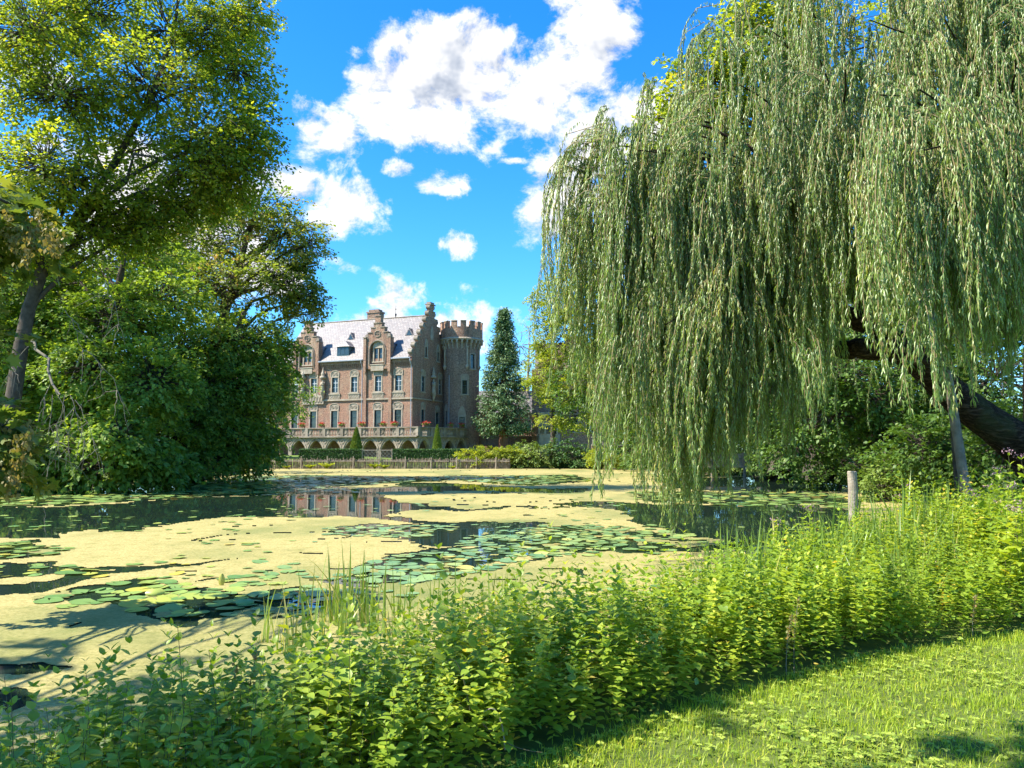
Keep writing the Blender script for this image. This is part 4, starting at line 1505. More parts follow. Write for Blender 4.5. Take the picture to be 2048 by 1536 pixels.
gh = empty("gatehouse", (2.7, 104, 0), R(-3), label="pale brick building with a bay window half hidden by the yellow green tree", cat="building")
b = MB()
EX = [(x, x + 0.95, z, z + 1.9) for x in (5.2, 7.4, 9.6) for z in (3.9, 7.6)] + [(1.0, 1.8, 7.9, 9.6)]
grid_wall(b, [(0, 12, GZ, 11.5)], EX, lambda u, z, d: (u, d, z))
b.quad((0, 0, GZ), (0, 8, GZ), (0, 8, 11.5), (0, 0, 11.5))
b.quad((12, 0, GZ), (12, 8, GZ), (12, 8, 11.5), (12, 0, 11.5))
for k in range(6):
    b.box(6 - 6 + 0.9 * k, 12 - 0.9 * k, 0.0 + 0.002 * k, 0.5, 11.5 + 0.9 * k, 11.5 + 0.9 * (k + 1))
b.build("wall", M["brick"], gh)
for (x0, x1, z0, z1) in EX:
    window(gh, (x0 + x1) / 2, 0, z0, 0, x1 - x0, z1 - z0, 0.7)
b = MB()
b.prism([(0.5, 11.4), (4.2, 16.5), (7.9, 11.4)], 0.4, 11.6, Matrix(((0, 1, 0, 0), (1, 0, 0, 0), (0, 0, 1, 0), (0, 0, 0, 1))))
b.build("roof", M["slate"], gh)
b = MB()
b.prism([(0.6, -0.02), (1.0, -1.3), (3.4, -1.3), (3.8, -0.02)], GZ, 3.6, Matrix(((1, 0, 0, 0), (0, 0, 1, 0), (0, 1, 0, 0), (0, 0, 0, 1))))
b.prism([(0.55, -0.02), (0.95, -1.38), (3.45, -1.38), (3.85, -0.02)], 6.1, 6.5, Matrix(((1, 0, 0, 0), (0, 0, 1, 0), (0, 1, 0, 0), (0, 0, 0, 1))))
for x in (1.0, 1.8, 2.6, 3.4):
    b.box(x - 0.12, x + 0.12, -1.32, -1.05, 3.6, 6.1)
b.build("bay_window", M["stone"], gh)
b = MB()
b.box(0.9, 3.5, -0.95, -0.9, 3.6, 6.1)
b.build("pane", M["glass"], gh)

sb = empty("balustrade_wall", (10.0, 97, 0), R(3), label="low stone balustrade over a lattice beyond the willow tips", cat="balustrade")
b = MB()
b.box(0, 8, -0.1, 0.15, 2.0, 2.2)
b.box(0, 8, -0.1, 0.15, 3.0, 3.15)
for k in range(33):
    b.box(0.1 + k * 0.24, 0.2 + k * 0.24, -0.02, 0.07, 2.2, 3.0)
b.build("balustrade", M["stone"], sb)
b = MB()
b.box(0, 8, 0, 0.3, 0.3, 2.0)
b.build("base", M["dark_brick"], sb)


def person(loc, rz, shirt, label, sit=False):
    """One continuous body (skin modifier over a stick figure) with hair and clothing as children."""
    root = empty("person", loc, rz, label=label, cat="person")

    def skin(name, verts, edges, radii, mat):
        me = bpy.data.meshes.new(name)
        me.from_pydata(verts, edges, [])
        me.materials.append(mat)
        o = link(name, me, root)
        o.modifiers.new("skin", "SKIN").use_smooth_shade = True
        for s, r in zip(me.skin_vertices[0].data, radii):
            s.radius = (r, r * 0.85)
        me.skin_vertices[0].data[0].use_root = True
        ss = o.modifiers.new("smooth", "SUBSURF")
        ss.levels = ss.render_levels = 1
        return o
    Vv = [(0, 0, .95), (0, 0, 1.15), (0, 0, 1.38), (0, 0, 1.5), (0, -.01, 1.58), (0, -.02, 1.68), (.1, 0, .9), (.11, -.02, .5), (.11, 0, .1), (.12, -.12, .04), (-.1, 0, .9), (-.11, .02, .5), (-.11, .05, .1), (-.12, -.07, .04),
          (.19, 0, 1.4), (.26, .02, 1.15), (.2, -.2, 1.02), (-.19, 0, 1.4), (-.26, .02, 1.15), (-.22, -.16, 1.0)]
    E = [(0, 1), (1, 2), (2, 3), (3, 4), (4, 5), (0, 6), (6, 7), (7, 8), (8, 9), (0, 10), (10, 11), (11, 12), (12, 13), (2, 14), (14, 15), (15, 16), (2, 17), (17, 18), (18, 19)]
    Rd = [.15, .14, .16, .06, .085, .09, .09, .06, .045, .04, .09, .06, .045, .04, .065, .045, .035, .065, .045, .035]
    skin("body", Vv, E, Rd, M["skin"])
    skin("shirt", [(0, 0, .98), (0, 0, 1.2), (0, 0, 1.4), (.2, 0, 1.4), (.24, .02, 1.22), (-.2, 0, 1.4), (-.24, .02, 1.22)], [(0, 1), (1, 2), (2, 3), (3, 4), (2, 5), (5, 6)], [.175, .165, .17, .08, .06, .08, .06], shirt)
    skin("trousers", [(0, 0, .95), (.1, 0, .88), (.11, -.02, .5), (.11, 0, .14), (-.1, 0, .88), (-.11, .02, .5), (-.11, .05, .14)], [(0, 1), (1, 2), (2, 3), (0, 4), (4, 5), (5, 6)], [.165, .105, .075, .06, .105, .075, .06], M["blue_cloth"])
    hm = MB()
    hm.lathe([(.09, 0), (.105, .06), (.09, .12), (.04, .15)], 10, (0, .015, 1.66))
    hm.build("hair", M["hair"], root, True)


person((0.9, 107.9, 3.3), 0.3, M["red_cloth"], "person in a red shirt at the bridge balustrade near the bay window")
person((-0.85, 107.8, 3.3), -0.5, M["red_cloth"], "person in a red shirt at the middle of the bridge balustrade")
person((-0.4, 108.6, 3.3), 2.2, M["pale_cloth"], "person in a pale shirt behind the one in red on the bridge")
person((-4.0, 107.9, 3.3), 0.9, M["tan_cloth"], "person in tan clothes leaning at the bridge end next to the tower")

# ---------------------------------------------------------------- far bank: palisade, hedges, lattice, cypress cones
def palisade(name, p, q, label, seed, nposts):
    a = Vector((*p, 0))
    d = Vector((*q, 0)) - a
    L = d.length
    g_ = np.random.default_rng(seed)
    o = empty(name, a, math.atan2(d.y, d.x), label=label, cat="fence", group="log palisades edging the far bank")
    s = MB()
    x = 0.0
    while x < L:
        w_ = g_.uniform(0.07, 0.13)
        h_ = 0.80 + g_.normal(0, 0.05)
        tl = g_.normal(0, 0.015)
        s.tube([(x + w_ / 2, g_.normal(0, .015), -0.35), (x + w_ / 2 + tl, g_.normal(0, .02), h_)], [w_ / 2 * 1.05, w_ / 2 * 0.9], 6)
        x += w_ * 0.96 + max(0, g_.normal(0, 0.012))
    s.build("log_row", M["log_wood"], o)
    s = MB()
    s.tube([(0, -0.09, 0.62), (L, -0.09, 0.60)], 0.035, 5)
    s.build("rail", M["pale_wood"], o)
    for k in range(nposts):
        s = MB()
        x = L * (k + 0.3) / nposts
        s.tube([(x, -0.16, -0.4), (x + 0.02, -0.14, 0.98 + g_.normal(0, .04))], [0.06, 0.05], 6)
        s.build("post", M["pale_wood"], o)


palisade("palisade", (-24.0, 62.6), (-5.1, 62.85), "long log palisade along the far water edge below the castle", 5, 9)
palisade("palisade", (-4.95, 62.4), (-0.2, 62.6), "short log palisade overhung by the light green shrub", 6, 3)

# ---------------------------------------------------------------- trees
LEAF2 = (np.array([[0, -0.5, 0], [-0.34, -0.05, 0.07], [0, 0.5, -0.04], [0.34, -0.05, 0.07], [0, -0.1, 0]]),
         [np.array([[0, 1, 4], [0, 4, 3], [1, 2, 4], [4, 2, 3]])])
LEAF1 = (np.array([[0, -0.5, 0], [-0.36, -0.05, 0.06], [0, 0.5, -0.03], [0.36, -0.05, 0.06]]), [np.array([[0, 3, 2], [0, 2, 1]])])
NEEDLE = (np.array([[0, -0.5, 0], [-0.11, 0, 0.03], [0, 0.5, -0.05], [0.11, 0, 0.03]]), [np.array([[0, 3, 2], [0, 2, 1]])])
# five-lobed maple leaf, folded a little along its midrib
_ml = [(0, -0.45), (-0.28, -0.42), (-0.2, -0.2), (-0.55, -0.08), (-0.26, 0.06), (-0.34, 0.34), (-0.1, 0.2), (0, 0.6), (0.1, 0.2), (0.34, 0.34), (0.26, 0.06), (0.55, -0.08), (0.2, -0.2), (0.28, -0.42)]
MAPLE = (np.array([(x, y, abs(x) * 0.18 - 0.1 * y * y) for x, y in _ml] + [(0, -0.1, 0)]), [np.array([[14, (i + 1) % 14, i] for i in range(14)])])


def curve(p, q, k, sag, g):
    """k points from p to q: bows up first, then levels out, with a little wander."""
    p, q = np.asarray(p, float), np.asarray(q, float)
    t = np.linspace(0, 1, k)[:, None]
    L = np.linalg.norm(q - p)
    out = p + (q - p) * t
    out[:, 2] += (sag * L * (t * (1 - t)) * 1.6)[:, 0]
    w = g.normal(0, 0.022 * L, (k, 3)) * (t * (1 - t) * 4)
    return out + w


def grow_crown(g, clumps, leaf, tmpl, spray, per, droop=0.25, flat=0.55, gap=0.42, gapf=0.8, tilt=0.45, shell=0.45):
    """Leaves in sprays through each clump (cx,cy,cz,rx,ry,rz,n sprays); returns leaf arrays and the twig polylines."""
    Ps, As, Ns, Ss, Rn, tw_ = [], [], [], [], [], []
    for (cx, cy, cz, rx, ry, rz, n) in clumps:
        C0 = np.array([cx, cy, cz])
        rad = np.array([rx, ry, rz])
        d = norm(g.normal(size=(n, 3)))
        r = shell + (1.02 - shell) * g.random(n) ** 0.55
        c = C0 + d * rad * r[:, None]
        c += 0.35 * rad.mean() * (np.stack([fbm(c[:, 0] * .5, c[:, 1] * .5, c[:, 2] * .5, seed=s, octv=2) for s in (5, 6, 7)], -1) - 0.5)
        ok = (fbm(c[:, 0] * gapf, c[:, 1] * gapf, c[:, 2] * gapf * 1.3, seed=9, octv=2) > gap) & (c[:, 2] > 0.25)
        c, d = c[ok], d[ok]
        n = len(c)
        if n == 0:
            continue
        o = norm(d * np.array([1, 1, flat]) + np.array([0, 0, -droop]) + g.normal(0, 0.35, (n, 3)))
        side = norm(np.cross(o, [0.05, 0.02, 1.0]))
        up = np.cross(side, o)
        L = spray * g.uniform(0.6, 1.3, n)
        t = g.random((n, per))
        s = g.uniform(-1, 1, (n, per))
        pos = c[:, None] + o[:, None] * (t * L[:, None])[..., None] + side[:, None] * (s * (0.55 * L[:, None]) * (1.05 - 0.6 * t))[..., None] + up[:, None] * g.normal(0, 0.10, (n, per, 1)) * spray
        pos[..., 2] -= droop * 0.5 * (t * t) * L[:, None]
        ax = o[:, None] * 0.7 + side[:, None] * np.sign(s)[..., None] * 0.7 + g.normal(0, 0.35, (n, per, 3)) + np.array([0, 0, -0.25])
        nm = up[:, None] + g.normal(0, tilt, (n, per, 3)) + np.array([0, 0, 0.3])
        Ps.append(pos.reshape(-1, 3))
        As.append(ax.reshape(-1, 3))
        Ns.append(nm.reshape(-1, 3))
        Ss.append(leaf * g.uniform(0.65, 1.25, n * per))
        Rn.append(np.clip(np.repeat(g.normal(0.45, 0.13, n), per) + g.normal(0, 0.16, n * per), 0, 1))
        pick = g.random(n) < 0.55
        st = C0 + (c[pick] - C0) * 0.25
        en = c[pick] + o[pick] * (L[pick] * 0.8)[:, None]
        mid = (st + c[pick]) / 2 + g.normal(0, 0.06, st.shape) * rad.mean()
        tw_.append(np.stack([st, mid, c[pick], en], 1))
    P, A, N = np.concatenate(Ps), np.concatenate(As), np.concatenate(Ns)
    return scatter(tmpl[0], tmpl[1], P, A, N, np.concatenate(Ss), np.concatenate(Rn)), np.concatenate(tw_)


def tree(name, label, cat, seed, trunk, clumps, mat, bark, leaf=0.13, tmpl=LEAF1, spray=0.8, per=22, group=None, limb=0.32, twig=0.012, extra_limbs=(), parent_first=0.25, part="crown", **kw):
    """trunk: list of (x, y, z, radius); clumps as in grow_crown, each carried by its own limb."""
    g = np.random.default_rng(seed)
    base = trunk[0]
    root = empty(name, (base[0], base[1], base[2]), label=label, cat=cat, group=group)
    off = np.array(base[:3])
    tp = np.array([t[:3] for t in trunk])
    tr = np.array([t[3] for t in trunk])
    wood = Cloud()

    def resample(P, Rr, k):
        s = np.linspace(0, len(P) - 1, k)
        i = np.minimum(s.astype(int), len(P) - 2)
        f = (s - i)[:, None]
        return P[i] * (1 - f) + P[i + 1] * f, (Rr[i] * (1 - f[:, 0]) + Rr[i + 1] * f[:, 0])
    P, Rr = resample(tp, tr, 16)
    Rr = Rr * (1 + 0.06 * g.normal(size=len(Rr)))
    P = P + np.concatenate([[[0, 0, 0]], g.normal(0, 0.25, (15, 3)) * tr.max() * 0.35])
    flare = 1 + 0.7 * np.exp(-np.arange(16) / 0.8)
    wood.add(*tubes((P - off)[None], (Rr * flare)[None], 9))
    for el_ in extra_limbs:
        q = np.array([t[:3] for t in el_])
        qq, rr = resample(q, np.array([t[3] for t in el_]), 9)
        wood.add(*tubes((qq - off)[None], rr[None], 7))
    br, brr = [], []
    for c in clumps:
        C0 = np.array(c[:3])
        lo = np.where(P[:, 2] < C0[2] - 0.15 * np.linalg.norm(P[:, :2] - C0[:2], axis=1))[0]
        lo = lo[lo >= int(16 * parent_first)] if len(lo[lo >= int(16 * parent_first)]) else np.array([int(16 * parent_first)])
        i = lo[np.argmin(np.linalg.norm(P[lo] - C0, axis=1) + 0.6 * np.abs(np.linalg.norm(P[lo] - C0, axis=1) - 3.0) * 0)]
        i = max(int(16 * parent_first), i - g.integers(0, 3))
        br.append(curve(P[i], C0, 8, 0.18, g) - off)
        r0 = min(Rr[i] * 0.6, limb * tr.max() * g.uniform(0.7, 1.1))
        brr.append(np.linspace(r0, max(0.02, r0 * 0.2), 8))
        for _ in range(4):                                # forks inside the clump
            e = C0 + np.array(c[3:6]) * norm(g.normal(size=3)) * 0.8
            br.append(curve(br[-1][5] + off if False else C0 * 0.4 + (br[-1 - _][5] + off) * 0.6, e, 8, 0.1, g) - off)
            brr.append(np.linspace(r0 * 0.4, 0.015, 8))
    wood.add(*tubes(np.array(br), np.array(brr), 6))
    (V, Fs, rn), tw_ = grow_crown(g, clumps, leaf, tmpl, spray, per, **kw)
    wood.add(*tubes(tw_ - off, np.broadcast_to(np.array([2.2, 1.6, 1.0, 0.5]) * twig, (len(tw_), 4)), 3))
    link("trunk", wood.mesh("trunk", M[bark], True), root)
    c = Cloud()
    c.add(V - off, Fs, rn)
    link(part, c.mesh(part, M[mat]), root)
    return root


def cl(px, py, depth, rpx, rpy, n, rdep=None):
    """A clump surveyed on the photograph: centre, half width and half height in its pixels, at a depth in metres."""
    p = at(px, py, depth)
    k = depth / FPX
    return (p.x, p.y, p.z, rpx * k, rdep or (rpx + rpy) * 0.5 * k, rpy * k, n)


def tk(pts):
    return [(*at(px, py, d), r) for px, py, d, r in pts]


# the tall maple on the left bank: leaning trunk, open sunlit top
tree("maple_tree", "tall maple with a bare leaning trunk and a light open crown on the left bank", "tree", 11,
     [(*ground(-8, 985, 0.1), 0.3)] + tk([(15, 870, 27, 0.27), (38, 720, 27, 0.25), (70, 570, 27, 0.22), (140, 450, 27, 0.15), (230, 330, 27.5, 0.12), (300, 200, 28, 0.09), (350, 60, 28, 0.06), (370, -100, 28, 0.05)]),
     [cl(*a) for a in ((60, 60, 26, 130, 100, 262), (190, 20, 28, 110, 90, 227), (330, 60, 28, 110, 90, 262), (430, 60, 28, 80, 70, 130), (475, 140, 28, 60, 60, 95), (300, 170, 27, 130, 80, 262),
                       (495, 250, 28, 65, 70, 120), (420, 270, 27, 100, 70, 140), (470, 330, 28, 80, 55, 110), (120, 190, 26, 130, 90, 245), (280, 290, 29, 120, 70, 150), (90, 330, 25, 100, 70, 157), (200, 400, 27, 110, 70, 122),
                       (330, 400, 28, 90, 60, 157), (420, 390, 29, 80, 45, 140), (240, -110, 28, 260, 110, 350), (20, 440, 26, 90, 80, 140), (500, 30, 29, 40, 60, 96), (-120, 200, 27, 120, 200, 210), (180, 470, 27.5, 110, 50, 150), (300, 450, 28, 100, 45, 130), (70, 500, 27, 80, 40, 100), (400, 330, 27, 80, 50, 90), (150, 360, 26, 90, 60, 110))],
     "maple", "bark", 0.15, LEAF1, 0.85, 24, droop=0.3, gap=0.34, gapf=0.55, shell=0.15)
# a second one behind it with a browning crown reaching over the water
tree("maple_tree", "maple with browning outer leaves leaning over the water in front of the castle wing", "tree", 12,
     [(*ground(380, 958, 0.2), 0.38)] + tk([(395, 850, 40, 0.3), (430, 700, 40, 0.27), (470, 560, 40, 0.2), (500, 460, 40, 0.12), (520, 380, 40, 0.06)]),
     [cl(*a) for a in ((520, 400, 39, 60, 40, 90), (560, 400, 40, 40, 40, 55), (480, 470, 40, 80, 50, 110), (565, 470, 40, 50, 45, 80), (610, 490, 40, 40, 50, 110), (635, 530, 40, 26, 26, 60), (590, 570, 40, 48, 48, 130), (625, 590, 40, 22, 30, 40),
                       (540, 560, 39, 60, 50, 120), (450, 570, 39, 80, 60, 190), (400, 480, 41, 80, 60, 170), (330, 500, 41, 80, 60, 150), (380, 560, 40, 90, 60, 170), (270, 470, 41, 70, 50, 110), (440, 420, 41, 70, 50, 90), (600, 625, 40, 34, 34, 44), (625, 455, 40, 18, 22, 18))],
     "rust", "bark", 0.17, LEAF1, 0.85, 22, droop=0.25, gap=0.38, gapf=0.5, limb=0.4)
# the broad dense maple whose skirt touches the water
tree("maple_tree", "broad dense dark green maple whose skirt of leaves hangs down to the pond", "tree", 13,
     [(*ground(395, 952, 0.2), 0.45)] + tk([(410, 860, 37, 0.4), (440, 760, 37, 0.3), (470, 680, 37, 0.2), (490, 620, 37, 0.1)]),
     [cl(*a) for a in ((500, 680, 38, 66, 50, 180), (552, 690, 39, 28, 42, 70), (440, 690, 37, 90, 60, 240), (350, 700, 36, 90, 60, 220), (520, 760, 38, 48, 58, 165), (470, 770, 37, 80, 60, 260), (380, 790, 36, 90, 70, 280),
                       (505, 840, 38, 58, 60, 195), (558, 800, 40, 22, 34, 44), (440, 860, 37, 80, 60, 260), (350, 870, 35, 80, 60, 220), (500, 905, 38, 55, 36, 160), (535, 885, 41, 25, 30, 40), (420, 920, 36, 70, 30, 140), (570, 745, 39, 18, 30, 40), (588, 700, 39, 12, 18, 16))],
     "shade_leaf", "bark", 0.17, LEAF1, 0.75, 24, droop=0.45, gap=0.30, gapf=0.7, limb=0.35)
tree("maple_tree", "dark maple filling the shade behind the leaning trunk", "tree", 14,
     [(*ground(170, 965, 0.2), 0.35)] + tk([(180, 850, 31, 0.3), (200, 720, 31, 0.25), (230, 600, 31, 0.15), (250, 500, 31, 0.08)]),
     [cl(*a) for a in ((120, 650, 32, 110, 60, 220), (230, 640, 31, 100, 60, 220), (320, 600, 33, 90, 60, 190), (60, 560, 32, 110, 70, 190), (180, 530, 33, 110, 60, 150), (300, 520, 35, 90, 50, 120), (200, 740, 30, 100, 60, 240), (300, 760, 30, 90, 60, 230),
                       (100, 760, 31, 100, 60, 230), (0, 700, 31, 90, 90, 200), (-60, 560, 31, 110, 140, 200), (150, 850, 31, 110, 50, 200), (20, 850, 31, 100, 60, 180))],
     "shade_leaf", "bark", 0.18, LEAF1, 0.8, 24, droop=0.35, gap=0.32, gapf=0.6)
tree("bank_shrub", "large leaved dark shrub overhanging the water at the left", "shrub", 15,
     [(*ground(250, 972, 0.15), 0.12)] + tk([(255, 930, 28.5, 0.1), (250, 890, 28.5, 0.06)]),
     [cl(*a) for a in ((160, 900, 28, 70, 45, 130), (240, 870, 28, 60, 50, 130), (290, 905, 29, 55, 40, 120), (200, 935, 28, 70, 30, 100), (80, 920, 28, 70, 40, 120), (330, 930, 30, 45, 28, 80), (0, 930, 27, 70, 50, 120))],
     "shade_leaf", "bark", 0.22, LEAF2, 0.7, 20, droop=0.6, gap=0.28)
# bare hanging dead branches in front of the shade
g = np.random.default_rng(18)
dead = []
for (px, py, ex, ey) in ((100, 770, 60, 900), (110, 780, 150, 960), (130, 790, 90, 965), (150, 800, 210, 955), (140, 790, 175, 900), (60, 690, 0, 780), (20, 800, 15, 930), (210, 560, 250, 690), (130, 620, 170, 720), (170, 700, 260, 830), (105, 790, 110, 940)):
    a, b = np.array(at(px, py, 25.3)), np.array(at(ex, ey, 24.8))
    p = curve(a, b, 8, 0.22, g)
    dead.append(p)
    for _ in range(5):
        i = g.integers(2, 7)
        dead.append(curve(p[i], p[i] + np.array([g.normal(0, .5), g.normal(0, .3), -g.uniform(.4, 1.4)]), 8, 0.15, g))
dead = np.array(dead)
hang = Cloud()
b0 = np.array(at(60, 680, 26.9))
hang.add(*tubes(np.array([curve(b0, at(120, 790, 25.3), 8, 0.2, g)]) - b0, np.linspace(0.06, 0.04, 8)[None], 5))
hang.add(*tubes(dead - b0, np.linspace(0.014, 0.004, 8)[None].repeat(len(dead), 0), 4))
me = hang.mesh("dead_branch", M["dead_twig"], True)
tag(link("dead_branch", me, None, tuple(b0)), "pale leafless branch trailing from the leaning trunk towards the water", "branch")

# trees farther back on the left that close the view
BG = [(-38, 34, 15, "tall dark tree behind the leaning maple at the far left"), (-33, 52, 17, "tall dark tree standing behind the browning maple"), (-48, 66, 19, "tall dark tree far back beyond the left bank"), (-30, 74, 11, "lower dark tree beside the castle wing")]
for i, (x, y, h, lab) in enumerate(BG):
    g = np.random.default_rng(60 + i)
    cs = [(x + g.normal(0, 3), y + g.normal(0, 2), h * (0.3 + 0.6 * g.random()), 3.2, 3, 2.3, 120) for _ in range(14)] + [(x + g.normal(0, 4), y + g.normal(0, 2), h * 0.2, 3.4, 3, 2.2, 140) for _ in range(5)]
    tree("dense_tree", lab, "tree", 70 + i, [(x, y, 0.4, 0.5), (x + .3, y, h * .4, .35), (x, y, h * .9, .08)], cs, "shade_leaf", "bark", 0.26, LEAF1, 1.0, 18, group="dense trees behind the left bank", gap=0.34)

# near maple standing left of the photographer: only its outer branches come into the picture
tree("shade_maple", "overhanging near maple branch with yellowing leaves and hanging seed bunches at the left edge", "tree", 21,
     [(-7.6, -1.6, 0.1, 0.4), (-7.4, -1.4, 2.5, 0.33), (-7.0, -1.0, 5.0, 0.28), (-6.6, -0.4, 8.0, 0.2), (-6.5, 0, 11, 0.08)],
     [cl(20, 455, 7.5, 70, 62, 34), cl(-70, 420, 7.5, 80, 100, 44), cl(0, 885, 7.2, 34, 42, 30), cl(-70, 870, 7.2, 60, 80, 34), cl(-40, 640, 7.3, 30, 40, 12),
      (-7.8, 1.8, 6.2, 2.2, 1.7, 1.2, 159), (-9.6, 3.4, 6.6, 2.0, 1.6, 1.2, 139), (-6.2, 0.4, 8.0, 1.8, 1.4, 1.2, 119), (-9.0, 0, 8.6, 2.0, 1.6, 1.4, 133), (-5.4, -1.6, 6.4, 1.4, 1.3, 1.0, 79), (-4.6, 1.1, 7.4, 1.2, 1.0, 0.8, 52),
      (-7.0, 3.2, 8.2, 1.6, 1.1, 1.0, 87), (-2.6, -0.4, 6.7, 1.5, 0.55, 0.7, 44), (-2.1, 2.5, 7.3, 1.3, 0.42, 0.6, 36), (-11, 1, 7, 2.2, 2, 1.6, 133), (-3.6, -2.4, 6.6, 1.6, 1.0, 0.9, 54)],
     "near_maple", "bark", 0.145, MAPLE, 0.36, 15, droop=0.5, gap=0.2, limb=0.05, twig=0.006, part="crown")
root_near = bpy.data.objects["shade_maple"]
g = np.random.default_rng(22)
sp, sa, sn = [], [], []
for (px, py) in ((25, 470), (60, 480), (95, 470), (50, 500), (115, 480), (10, 440), (20, 900), (45, 890), (30, 940), (10, 870), (22, 965), (55, 860), (75, 440), (-20, 500)):
    c = np.array(at(px, py, 7.0 + g.uniform(-.15, .15)))
    n = 60
    t = g.random(n)
    p = c + np.stack([g.normal(0, 0.035, n), g.normal(0, 0.035, n), 0.1 - 0.27 * t], -1)
    sp.append(p)
    sa.append(np.stack([g.normal(0, 0.5, n), g.normal(0, 0.5, n), -np.ones(n)], -1))
    sn.append(g.normal(size=(n, 3)))
sp, sa, sn = np.concatenate(sp), np.concatenate(sa), np.concatenate(sn)
c = Cloud()
c.add(*scatter(LEAF1[0], LEAF1[1], sp - np.array([-7.6, -1.6, 0.1]), sa, sn, 0.05 * g.uniform(0.7, 1.2, len(sp)), g.random(len(sp))))
link("seed_bunches", c.mesh("seed_bunches", M["seed"]), root_near)

# giant sequoia beside the tower
def sequoia():
    g = np.random.default_rng(31)
    x, y, h, z0 = -1.1, 101.0, 19.6, 0.4
    root = empty("giant_sequoia", (x, y, z0), label="tall conical giant sequoia right of the round tower", cat="tree")
    wood, leaf = Cloud(), Cloud()
    zt = np.linspace(0, 1, 12)
    P = np.stack([0 * zt, 0 * zt, zt * h], -1)
    wood.add(*tubes(P[None], (0.62 * (1 - zt) ** 0.9 + 0.02 + 0.35 * np.exp(-zt * 14))[None], 10))
    n = 460
    u = np.sort(g.random(n) ** 1.05)
    z = h * (0.205 + 0.785 * u)
    a = g.uniform(0, 2 * np.pi, n)
    R_ = (0.15 + 4.3 * (1 - u) ** 0.9 * np.clip(0.72 + u * 1.8, 0, 1)) * (0.78 + 0.42 * fbm(np.cos(a) * 1.5 + 5, np.sin(a) * 1.5 + 5, z * 0.5, seed=2))
    st = np.stack([0 * a, 0 * a, z], -1)
    en = st + np.stack([np.cos(a) * R_, np.sin(a) * R_, -0.25 * R_ + 0.3 * u], -1)
    t = np.linspace(0, 1, 5)[None, :, None]
    br = st[:, None] * (1 - t) + en[:, None] * t
    br[..., 2] -= 0.35 * (np.sin(t[..., 0] * np.pi) * R_[:, None] * 0.4)
    wood.add(*tubes(br, np.linspace(0.07, 0.015, 5)[None].repeat(n, 0), 4))
    k = 64
    tt = 0.18 + 0.86 * g.random((n, k)) ** 0.7
    pos = st[:, None] * (1 - tt[..., None]) + en[:, None] * tt[..., None]
    pos[..., 2] -= 0.35 * np.sin(tt * np.pi) * R_[:, None] * 0.4
    pos += g.normal(0, 1, (n, k, 3)) * (0.13 + 0.20 * (1 - np.abs(tt - 0.75)))[..., None] * np.array([1, 1, 0.75])
    o = norm(en - st)
    ax = o[:, None] + g.normal(0, 0.6, (n, k, 3)) + np.array([0, 0, -0.25])
    leaf.add(*scatter(LEAF1[0] * np.array([0.55, 1, 1]), LEAF1[1], pos.reshape(-1, 3), ax.reshape(-1, 3), g.normal(0, 0.6, (n * k, 3)) + np.array([0, 0, 0.7]),
                      0.34 * g.uniform(0.6, 1.3, n * k), np.clip(np.repeat(g.normal(.45, .15, n), k) + g.normal(0, .15, n * k), 0, 1)))
    link("trunk", wood.mesh("trunk", M["red_bark"], True), root)
    link("crown", leaf.mesh("crown", M["sequoia"]), root)


sequoia()
# thin crowned greyish tree between sequoia and yellow green tree
tree("sparse_tree", "half bare grey twigged tree behind the giant sequoia", "tree", 33,
     [(3.2, 118, 0.4, 0.4), (3.0, 118, 6, 0.34), (2.4, 118, 11, 0.24), (2.6, 118, 16, 0.12), (2.6, 118, 20, 0.04)],
     [cl(*a) for a in ((1040, 690, 118, 34, 36, 26), (1060, 660, 118, 30, 26, 22), (1025, 740, 118, 24, 34, 20), (1065, 720, 118, 30, 34, 28), (1085, 690, 118, 24, 30, 20), (1050, 770, 118, 26, 26, 22))],
     "rust", "pale_bark", 0.2, LEAF1, 1.6, 5, twig=0.03, gap=0.2, limb=0.5)
# yellow-green trees in front of the gatehouse
tree("locust_tree", "feathery yellow green tree half hidden behind the willow", "tree", 34,
     [(4.6, 84, 0.4, 0.3), (4.4, 84, 5, 0.24), (4.2, 84, 11, 0.16), (4.6, 84, 18, 0.05)],
     [cl(*a) for a in ((1110, 600, 84, 40, 50, 242), (1130, 680, 84, 60, 45, 264), (1090, 740, 83, 40, 40, 176), (1150, 760, 83, 50, 40, 198), (1085, 690, 84, 22, 22, 57), (1180, 620, 84, 60, 70, 286), (1160, 540, 84, 45, 50, 176), (1120, 785, 82, 44, 24, 120), (1075, 770, 82, 24, 16, 48),
                       (1070, 640, 84, 14, 16, 22), (1160, 830, 82, 50, 30, 123), (1105, 840, 82, 34, 12, 40), (1220, 700, 83, 50, 80, 220), (1068, 600, 84, 10, 14, 15))],
     "lime", "bark", 0.22, LEAF1, 1.0, 22, droop=0.2, gap=0.38, gapf=0.6)

# right-hand background: oak behind the willow, maples on the right bank
tree("oak_tree", "tall oak showing above the left shoulder of the willow", "tree", 41,
     [(13.5, 34, 0.3, 0.5), (13, 34, 6, 0.42), (12.3, 34, 13, 0.3), (12.5, 34, 20, 0.1)],
     [cl(*a) for a in ((1400, 160, 33, 70, 50, 120), (1360, 210, 33, 60, 40, 90), (1500, 60, 33, 70, 50, 110), (1490, 140, 33, 70, 60, 120), (1320, 260, 33, 40, 40, 50), (1560, 0, 33, 90, 60, 120), (1450, 220, 34, 90, 60, 130), (1650, 60, 34, 120, 120, 160), (1560, 260, 34, 120, 80, 150),
                       (1420, 330, 34, 110, 70, 120), (1700, 300, 34, 120, 120, 160), (1850, 100, 34, 140, 160, 160), (1950, 350, 34, 120, 140, 140), (1300, 360, 34, 70, 60, 80))],
     "maple", "bark", 0.2, LEAF1, 0.9, 22, gap=0.34, gapf=0.6)
